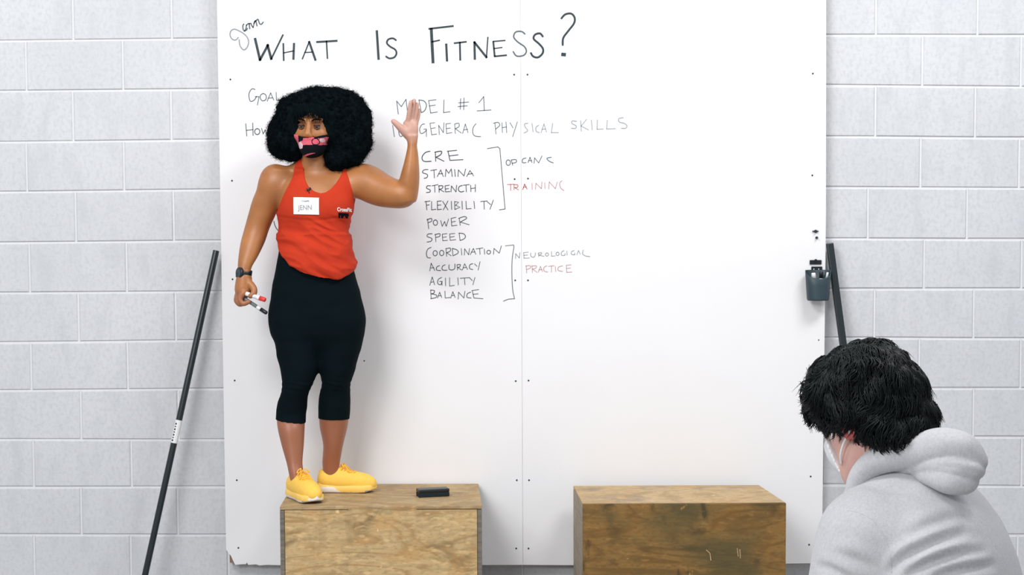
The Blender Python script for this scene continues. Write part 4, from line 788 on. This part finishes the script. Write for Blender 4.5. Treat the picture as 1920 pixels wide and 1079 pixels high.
# shoes
def shoe(heel, toe, z0, label):
    heel = np.array([*heel, z0]); toe = np.array([*toe, z0]); ux = toe-heel; Lf = np.linalg.norm(ux); ux /= Lf; uy = np.array([-ux[1], ux[0], 0]); uz = np.array([0, 0, 1.0])
    S = Lf/.26; W = lambda x, y, z: heel+ux*x*S+uy*y*S+uz*z*S
    R = np.stack([ux, uy, uz]); lo = np.minimum(heel, toe)-np.array([.09, .09, .01]); hi = np.maximum(heel, toe)+np.array([.09, .09, .15])
    up = Field(lo, hi, .0028)
    up.chain([W(.040, 0, .050), W(.085, 0, .050), W(.13, 0, .047), (W(.175, 0, .043)), W(.212, 0, .038), W(.232, 0, .034)], [.040*S, .041*S, .042*S, .041*S, .036*S, .026*S], k=.01)
    up.ell(W(.045, 0, .068), (.037*S, .033*S, .036*S), R, k=.02); up.ell(W(.095, 0, .070), (.045*S, .028*S, .028*S), R, k=.02)
    up.cone(W(.018, 0, .090), W(.028, 0, .060), .010*S, .022*S, k=.012)
    up.cone(W(.088, 0, .098), W(.120, 0, .080), .017*S, .019*S, k=.012)          # tongue
    up.ell(W(.052, 0, .112), (.031*S, .0255*S, .034*S), R, k=.006, sub=True)
    U_ = up.ax[2][None, None, :]; up.d = np.maximum(up.d, (z0+.022*S)-U_).astype(f4)
    v, F = up.mesh(2); 
    t = new_mesh('shoe', v, F, MAT['yellow'], woman); tag(t, label)
    # sole
    sl = Field(lo, hi, .0028); X, Y, Z_ = np.meshgrid(*sl.ax, indexing='ij', sparse=True)
    lx = ((X-heel[0])*ux[0]+(Y-heel[1])*ux[1])/S; ly = ((X-heel[0])*uy[0]+(Y-heel[1])*uy[1])/S; lz = (Z_-z0)/S
    prof = np.array([(-.002, .012), (.01, .038), (.04, .046), (.09, .045), (.14, .048), (.18, .053), (.215, .050), (.24, .037), (.257, .014), (.264, .0)])
    hw = np.interp(lx, prof[:, 0], prof[:, 1]); cy_ = 0
    topz = np.interp(lx, [0, .03, .1, .2, .25, .27], [.046, .040, .036, .033, .036, .038]); botz = np.interp(lx, [0, .02, .18, .22, .27], [.008, 0, 0, .004, .020])
    edge = np.abs(ly)-hw+(.006*np.abs((lz-.02)/.02)**2); d = np.maximum(edge, np.maximum(lz-topz, botz-lz)); d = np.maximum(d, np.maximum(-.004-lx, lx-.262))*S
    sl.d = d.astype(f4); v2, F2 = sl.mesh(3); c = v2[F2].mean(1)-heel; cx_ = (c@ux)/S; cz = c[:, 2]/S
    fm2 = np.zeros(len(F2), int)
    if 'side' in label: fm2[(cz < .028-.0015*np.sin(cx_*90)) & (cx_ < .115-cz*1.4) & (cx_ > .006)] = 1
    else: fm2[(cz < .013) | (cx_ > .245)] = 1
    fm2[(cz < .0045) | ((cx_ > .215) & (cz < botz.min()+.013))] = 2
    new_mesh('sole', v2, F2, parent=t, mats=[MAT['yellow_foam'], MAT['white_foam'], MAT['outsole']], fm=fm2)
    bv_ = BVHTree.FromPolygons([tuple(p_) for p_ in v], [tuple(map(int, q_)) for q_ in F])
    def ontop(x, y, off=.002):
        p_ = Vector(W(x, y, .2)); h = bv_.ray_cast(p_, Vector((0, 0, -1)))[0]; return (h if h else Vector(W(x, y, .08)))+Vector((0, 0, off))
    m = MB()
    for k in range(5):
        x = .108+.014*k; m.tube(spline([ontop(x, -.022), ontop(x+.004, -.010), ontop(x-.002, .010), ontop(x+.004, .022)], 3), .0024, 6)
    for s_ in (-1, 1):
        a = ontop(.104, 0, .004); m.tube(spline([a, a+Vector(uy*s_*.012+uz*.010+ux*.004), a+Vector(uy*s_*.026+ux*.014-uz*.002), a+Vector(uy*s_*.010+ux*.012)], 4), .0022, 6)
        m.tube(spline([a, a+Vector(uy*s_*.010+ux*.018+uz*.001), ontop(.145, s_*.026, .003)], 4), .0022, 6)
    tag(m.build('laces', MAT['lace'], t, smooth=True), kind='stuff')
    m = MB(); tb = [W(.086, 0, .105), W(.084, 0, .118), W(.088, 0, .121), W(.094, 0, .108)]; m.tube(spline(tb, 3), .0045, 8); m.build('tongue_tab', MAT['yellow'], t, smooth=True)
    return t
shoe(RH, RT, .6225, 'yellow running shoe pointing towards the viewer')
shoe(LH, LT, .6225, 'yellow running shoe seen from the side')
#@@MAN
# ------------------------------------------------------------------ seated person in the foreground
YM = -3.38
mn = lambda x, y, dy=0: Q(x, y, YM+dy)
F2 = np.array([-.80, .60, 0]); L2 = np.array([-.60, -.80, 0]); Uz = np.array([0, 0, 1.0])
man = thing('person', 'seated person with dark wavy hair in grey hooded sweatshirt seen from behind', 'person', (2.2, -3.4, 0))
FH = np.array([-.60, .80, 0]); LH2 = np.array([-.80, -.60, 0]); tf_ = math.radians(28); hfw = FH*math.cos(tf_)-Uz*math.sin(tf_); hup = FH*math.sin(tf_)+Uz*math.cos(tf_); HM = mn(1626, 762); HRm = np.stack([LH2, hfw, hup])
hm = lambda l, f, u: HM+LH2*l+hfw*f+hup*u
NB = mn(1668, 905)      # base of the neck
PEL = NB+np.array([.20, -.13, 0]); PEL[2] = .60
mb_ = Field(HM-np.array([.30, .38, .75]), HM+np.array([.22, .42, .16]), .0045)
mb_ = Field((1.72, -3.95, 1.02), (2.05, -3.10, 1.46), .0042)
mb_.ell(hm(0, -.005, .015), (.073, .092, .084), HRm, k=.02)
mb_.ell(hm(0, .030, -.045), (.062, .062, .075), HRm, k=.03)
mb_.ell(hm(0, .055, -.098), (.036, .034, .024), HRm, k=.035)
mb_.cone(hm(.048, .015, -.082), hm(.022, .070, -.108), .018, .018, k=.03); mb_.cone(hm(-.048, .015, -.082), hm(-.022, .070, -.108), .018, .018, k=.03)
mb_.cone(hm(0, .090, .005), hm(0, .112, -.035), .010, .014, k=.012)
for s_ in (-1, 1):
    mb_.ell(hm(s_*.032, .098, .0), (.018, .013, .010), HRm, k=.012, sub=True)
    mb_.cone(hm(s_*.012, .092, .025), hm(s_*.042, .078, .022), .008, .007, k=.012)
mb_.cone(hm(0, -.030, -.06), NB-Uz*.03, .056, .064, k=.03)
v, F = mb_.mesh(2); c = v[F].mean(1)
mbody = new_mesh('body', v, F, MAT['man_skin'], man)
for s_ in (-1, 1):
    m = Field(hm(s_*.079, -.010, -.040)-.045, hm(s_*.079, -.010, -.040)+.045, .002)
    Re = HRm; m.ell(hm(s_*.077, -.010, -.034), (.009, .017, .027), Re, k=.004); m.ell(hm(s_*.080, -.004, -.052), (.008, .011, .012), Re, k=.008)
    m.ell(hm(s_*.089, -.008, -.030), (.009, .011, .019), Re, k=.004, sub=True); m.cone(hm(s_*.084, .004, -.022), hm(s_*.084, .006, -.040), .004, .004, k=.004)
    v, F = m.mesh(1); tag(new_mesh('ear', v, F, MAT['ear'], man), 'flushed red ear under the hair' if s_ == 1 else None)
for s_ in (-1, 1):
    m = MB(); sphere(m, hm(s_*.031, .080, .0), .0115, 14); sphere(m, hm(s_*.031, .0865, .0), .0055, 12, 1); m.build('eye', [MAT['eye_white'], MAT['iris']], man, smooth=True)
# mask
mk = Field(hm(0, .05, -.05)-.13, hm(0, .05, -.05)+.13, .003)
mk.ell(hm(0, .030, -.045), (.064, .066, .077), HRm, k=.03); mk.ell(hm(0, .055, -.098), (.038, .037, .026), HRm, k=.035); mk.ell(hm(0, .090, -.045), (.024, .034, .045), HRm, k=.03)
Xm, Ym, Zm = np.meshgrid(*mk.ax, indexing='ij', sparse=True); dot = lambda v_: ((Xm-HM[0])*v_[0]+(Ym-HM[1])*v_[1]+(Zm-HM[2])*v_[2])
U, Fo = dot(hup), dot(hfw)
mk.d = np.maximum(mk.d-.004, np.maximum(U+.028+np.minimum(0, (.10-Fo))*0, np.maximum(.086-Fo, -.118-U))).astype(f4)
v, F = mk.mesh(2); mko = new_mesh('face_mask', v, F, mat('white_mask', (.82, .84, .86), .7), man); tag(mko, 'white disposable mask seen at the edge of the cheek')
m = MB()
for s_ in (-1, 1):
    m = MB(); m.tube(spline([hm(s_*.056, .060, -.088), hm(s_*.071, .040, -.074), hm(s_*.080, .012, -.058), hm(s_*.086, -.010, -.052)], 4), .0022, 6)
    m.tube(spline([hm(s_*.060, .058, -.040), hm(s_*.074, .030, -.020), hm(s_*.082, .0, -.004), hm(s_*.086, -.012, -.030), hm(s_*.086, -.010, -.052)], 4), .002, 6)
    m.build('ear_loop', MAT['white_plastic'], mko, smooth=True)
# hair: cap plus wavy locks
hc = Field(HM-.20, HM+.20, .0042)
for x, y, rx, ry, yo, rd in ((1634, 738, 93, 84, 0, .100), (1550, 742, 36, 40, .02, .07), (1582, 708, 42, 34, -.0, .08), (1702, 770, 38, 42, -.01, .075), (1672, 806, 48, 30, -.015, .065), (1690, 815, 34, 22, -.04, .05), (1722, 782, 22, 20, -.02, .04), (1600, 770, 40, 26, -.055, .035), (1610, 760, 60, 40, .05, .06)):
    hc.ell(mn(x, y, yo), (rx/1006, rd, ry/1006), k=.03)
hc.ell(hm(0, -.008, .024), (.083, .104, .096), HRm, k=.02)
hc.ell(hm(.02, .115, -.085), (.10, .085, .065), HRm, k=.015, sub=True)
hc.ell(hm(.092, .012, -.060), (.034, .032, .034), HRm, k=.008, sub=True)
hc.cone(mn(1590, 850, -.09), mn(1560, 835, -.05), .028, .035, k=.01, sub=True)
for x, y, rx, ry, yo, rd in ((1645, 798, 40, 34, -.062, .045), (1694, 806, 46, 30, -.05, .06), (1664, 812, 42, 25, -.065, .045)): hc.ell(mn(x, y, yo), (rx/1006, rd, ry/1006), k=.02)
hv2, hq2 = hc.mesh(2); nn2 = vnormals(hv2, hq2)
crown = mn(1650, 668, .0)
hv2 = hv2+nn2*((vnoise(hv2, 26)-.5)*.018+(vnoise(hv2, 60, 4)-.5)*.010)[:, None]
mh = new_mesh('hair', hv2, hq2, MAT['man_hair'], man); nn2 = vnormals(hv2, hq2)
V = []; Fq = []; r = np.random.default_rng(9); sides = 3
FX = np.stack([vnoise(hv2, 21, o_)-.5 for o_ in (0, 7, 13)], 1)*3.4; LI = vnoise(hv2, 30, 21); PHS = vnoise(hv2, 38, 31)*9
outer = np.where(nn2@Uz > -.80)[0]
for j in range(6500):
    i = r.choice(outer); p = hv2[i].copy(); n0 = nn2[i]; t = p-crown; t[2] -= .02; t = t-n0*(t@n0); t = t/(np.linalg.norm(t)+1e-6)+FX[i]*.75+r.normal(0, .13, 3); t = t-n0*(t@n0)*.95; t /= np.linalg.norm(t)
    L = r.uniform(.018, .046); sd = np.cross(n0, t); wv = .0022+.003*LI[i]; ph = PHS[i]+r.normal(0, .3); fq = 5.5; cl = (LI[i]-.42)*1.1+r.normal(0, .12); r0 = r.uniform(.0009, .0019); b0 = len(V); sg = 9
    if p[2] < mn(1600, 790)[2]: L *= .7
    for s_ in range(sg+1):
        q_ = s_/sg; lift = .0016+.004*math.sin(q_*3.1)+cl*.020*q_**3; o = p-t*L*.3+t*L*q_+n0*lift+sd*wv*math.sin(ph+fq*q_)-Uz*.008*q_*q_
        rr = r0*(1-q_**2*.85)
        for k in range(sides): a = 2*math.pi*k/sides; V.append(o+(n0*math.cos(a)*.7+sd*math.sin(a)*1.3)*rr)
    for s_ in range(sg):
        for k in range(sides): Fq.append((b0+s_*sides+k, b0+s_*sides+(k+1) % sides, b0+(s_+1)*sides+(k+1) % sides, b0+(s_+1)*sides+k))
tag(new_mesh('hair_locks', np.array(V), np.array(Fq), MAT['man_hair'], mh), kind='stuff')
# hoodie
hd_ = Field((1.62, -3.95, .45), (2.45, -2.95, 1.30), .0052)
tr = PEL-NB; trl = np.linalg.norm(tr); tu = -tr/trl; tb = np.cross(tu, L2); tb /= np.linalg.norm(tb); RT_ = np.stack([L2-tu*(L2@tu), tb, tu]); RT_ = np.stack([r_/np.linalg.norm(r_) for r_ in RT_])
B_ = F2*-1
tp = lambda l, f, u: NB+L2*l+F2*f+tr*u
SHL = mn(1620, 1000, -.10); SHR = NB+(-L2)*.17-Uz*.075+F2*.02
hd_.ell(tp(0, -.005, .38), (.185, .135, .27), RT_, k=.05)
hd_.ell(tp(0, -.035, .24), (.165, .120, .17), RT_, k=.05)
hd_.ell(tp(0, .0, .80), (.170, .135, .19), RT_, k=.06)
hd_.cone(NB-Uz*.03, SHL, .056, .060, k=.05); hd_.cone(NB-Uz*.03, SHR, .060, .062, k=.05)
ELL = SHL+F2*.055+L2*.03-Uz*.28; WRL = ELL+F2*.22-L2*.05-Uz*.03; ELR = SHR+F2*.10-L2*.03-Uz*.27; WRR = ELR+F2*.22+L2*.05-Uz*.03
for a, b, c in ((SHL, ELL, WRL), (SHR, ELR, WRR)):
    hd_.chain([a, a*.5+b*.5, b], [.068, .060, .053], k=.035); hd_.chain([b, b*.5+c*.5, c], [.053, .046, .040], k=.02)
X, Y, Z_ = np.meshgrid(*hd_.ax, indexing='ij', sparse=True)
v, F = hd_.mesh(3); n_ = vnormals(v, F)
# folds radiating from the arm across the lower back
dv = (vnoise(v, 9)-.5)*.008+(vnoise(v, 28)-.5)*.003
bh = BVHTree.FromPolygons([tuple(p_) for p_ in v], [tuple(map(int, q_)) for q_ in F])
def onhood(x, y):
    d = Vector(Q(x, y, -3)-CAM).normalized(); h = bh.ray_cast(Vector(CAM), d)[0]; return np.array(h) if h else None
def fold(px, depth, wid):
    P = [onhood(*p_) for p_ in spline(px, 22)]; P = [p_ for p_ in P if p_ is not None]
    if len(P) < 3: return 0
    dm = np.full(len(v), 9.0); fr = np.zeros(len(v))
    for k_, p_ in enumerate(P):
        d_ = np.linalg.norm(v-p_, axis=1); m_ = d_ < dm; dm[m_] = d_[m_]; fr[m_] = math.sin(math.pi*(k_+.6)/(len(P)+.2))
    return fr*(-depth*np.exp(-(dm/wid)**2)+depth*.55*np.exp(-((dm-wid*2.1)/(wid*1.1))**2))
for px, dp, wd_ in (([(1668, 1079), (1690, 1052), (1722, 1032), (1765, 1012), (1815, 995)], .012, .008), ([(1690, 1084), (1735, 1060), (1785, 1045), (1850, 1035)], .009, .008), ([(1745, 1084), (1800, 1068), (1870, 1060)], .008, .008),
    ([(1702, 1010), (1735, 990), (1780, 975), (1830, 968)], .005, .010), ([(1560, 1040), (1600, 1050), (1640, 1072)], .005, .010), ([(1530, 1062), (1565, 1070), (1600, 1088)], .005, .008), ([(1612, 905), (1650, 915), (1700, 920), (1750, 940)], .003, .010)):
    dv = dv+fold(px, dp, wd_)
v = v+n_*dv[:, None]; v0h, F0h = v, F; hood_o = new_mesh('hooded_sweatshirt', v, F, MAT['hoodie'], man)
hk = Field((1.78, -3.75, 1.05), (2.20, -3.20, 1.32), .0036)
def hchain(l, k=.004):
    hk.chain([mn(a, b, c) for a, b, c, r_ in l], [r_/1020 for a, b, c, r_ in l], k=k, n=4)
hchain([(1597, 930, -.055, 11), (1606, 900, -.06, 15), (1630, 873, -.07, 20), (1662, 858, -.08, 25), (1710, 849, -.10, 28), (1765, 839, -.12, 32), (1806, 846, -.13, 29), (1830, 868, -.135, 19)], .008)
hchain([(1700, 838, -.02, 22), (1760, 836, -.05, 24), (1800, 850, -.08, 24)], .01)
hchain([(1600, 925, -.05, 12), (1625, 890, .03, 18), (1670, 870, .08, 20), (1720, 850, .06, 22), (1760, 840, 0, 24)], .01)
hchain([(1690, 876, -.08, 14), (1740, 874, -.125, 16), (1785, 876, -.150, 19), (1818, 882, -.150, 20), (1832, 884, -.14, 15)], .0022)
hchain([(1712, 884, -.09, 10), (1742, 893, -.125, 17), (1780, 904, -.150, 22), (1810, 908, -.150, 19), (1822, 903, -.14, 14)], .0022)
hk.cone(mn(1830, 888, -.172), mn(1796, 878, -.180), .003, .0075, k=.004, sub=True)
hk.cone(mn(1796, 878, -.176), mn(1740, 872, -.150), .0065, .002, k=.003, sub=True)
v, F = hk.mesh(2); n_ = vnormals(v, F); v = v+n_*((vnoise(v, 30)-.5)*.004)[:, None]
tag(new_mesh('hood', v, F, MAT['hoodie'], hood_o), 'folded hood bunched behind the neck')
# seam on the shoulder
bh = BVHTree.FromPolygons([tuple(p_) for p_ in v0h], [tuple(map(int, q_)) for q_ in F0h])
sp_ = [onhood(*p_) for p_ in spline([(1588, 958), (1610, 962), (1635, 975), (1655, 1000), (1668, 1035), (1672, 1075)], 6)]
sp_ = [p_ for p_ in sp_ if p_ is not None]
if len(sp_) > 3:
    m = MB(); m.tube(sp_, .0006, 6); m.build('sleeve_seam', MAT['hoodie'], hood_o, smooth=True)
# hands, trousers and shoes (below the frame)
lw = Field((1.30, -4.0, 0), (2.5, -2.6, .85), .008)
KL = PEL+F2*.42+L2*.13-Uz*.04; KR = PEL+F2*.42-L2*.13-Uz*.04
for s_, K in ((1, KL), (-1, KR)):
    hp_ = PEL+L2*s_*.09+F2*.02; an = K+F2*.06-Uz*(K[2]-.09); lw.chain([hp_, (hp_+K)/2, K], [.095, .082, .062], k=.03); lw.chain([K, (K+an)/2, an], [.062, .055, .042], k=.02)
lw.ell(PEL, (.16, .15, .11), k=.04); v, F = lw.mesh(2); v[:, 2] = np.maximum(v[:, 2], .002)
new_mesh('trousers', v, F, MAT['jeans'], man)
for s_, K in ((1, KL), (-1, KR)):
    an = K+F2*.06; an[2] = 0; f_ = Field(an-np.array([.30, .2, 0])-.02, an+np.array([.12, .32, .14]), .006)
    f_.chain([an-F2*.04+Uz*.05, an+F2*.06+Uz*.048, an+F2*.17+Uz*.036], [.042, .044, .032], k=.01); f_.d = np.maximum(f_.d, .004-f_.ax[2][None, None, :]).astype(f4); v, F = f_.mesh(2)
    new_mesh('shoe', v, F, MAT['black_plastic'], man)
for e_, w_, s_ in ((ELL, WRL, 1), (ELR, WRR, -1)):
    d_ = (w_-e_)/np.linalg.norm(w_-e_); f_ = Field(w_-.13, w_+.15, .004); sd = L2*s_
    f_.cone(w_-d_*.02, w_+d_*.03, .024, .026, k=.01); f_.ell(w_+d_*.055, (.036, .036, .022), np.stack([d_, np.cross(Uz, d_), Uz]), k=.012)
    for k in range(4):
        b_ = w_+d_*.085+sd*(-.028+.019*k); ln = (.052, .062, .058, .045)[k]; f_.chain([b_, b_+d_*ln*.5-Uz*.008, b_+d_*ln*.8-Uz*.026, b_+d_*ln*.7-Uz*.042], [.0095, .009, .0085, .0075], k=.004)
    f_.chain([w_+d_*.03-sd*.028, w_+d_*.055-sd*.046-Uz*.006, w_+d_*.078-sd*.050-Uz*.016], [.012, .0105, .009], k=.006)
    v, F = f_.mesh(2); new_mesh('hand', v, F, MAT['man_skin'], man)
bn = thing('wooden_bench', 'plain wooden bench that the person in the grey sweatshirt sits on', 'bench', (PEL[0], PEL[1], 0))
a = math.atan2(L2[1], L2[0]); c_ = PEL[:2]
m = MB(); m.prism(rect(c_[0], c_[1], .42, .17, a), .455, .49); m.build('seat', [MAT['ply_a']], bn, bevel=.003)
for sx in (-1, 1):
    m = MB(); q_ = rect(c_[0]+math.cos(a)*sx*.36, c_[1]+math.sin(a)*sx*.36, .02, .15, a); m.prism(q_, .001, .455); m.build('leg', [MAT['ply_a']], bn, bevel=.003)
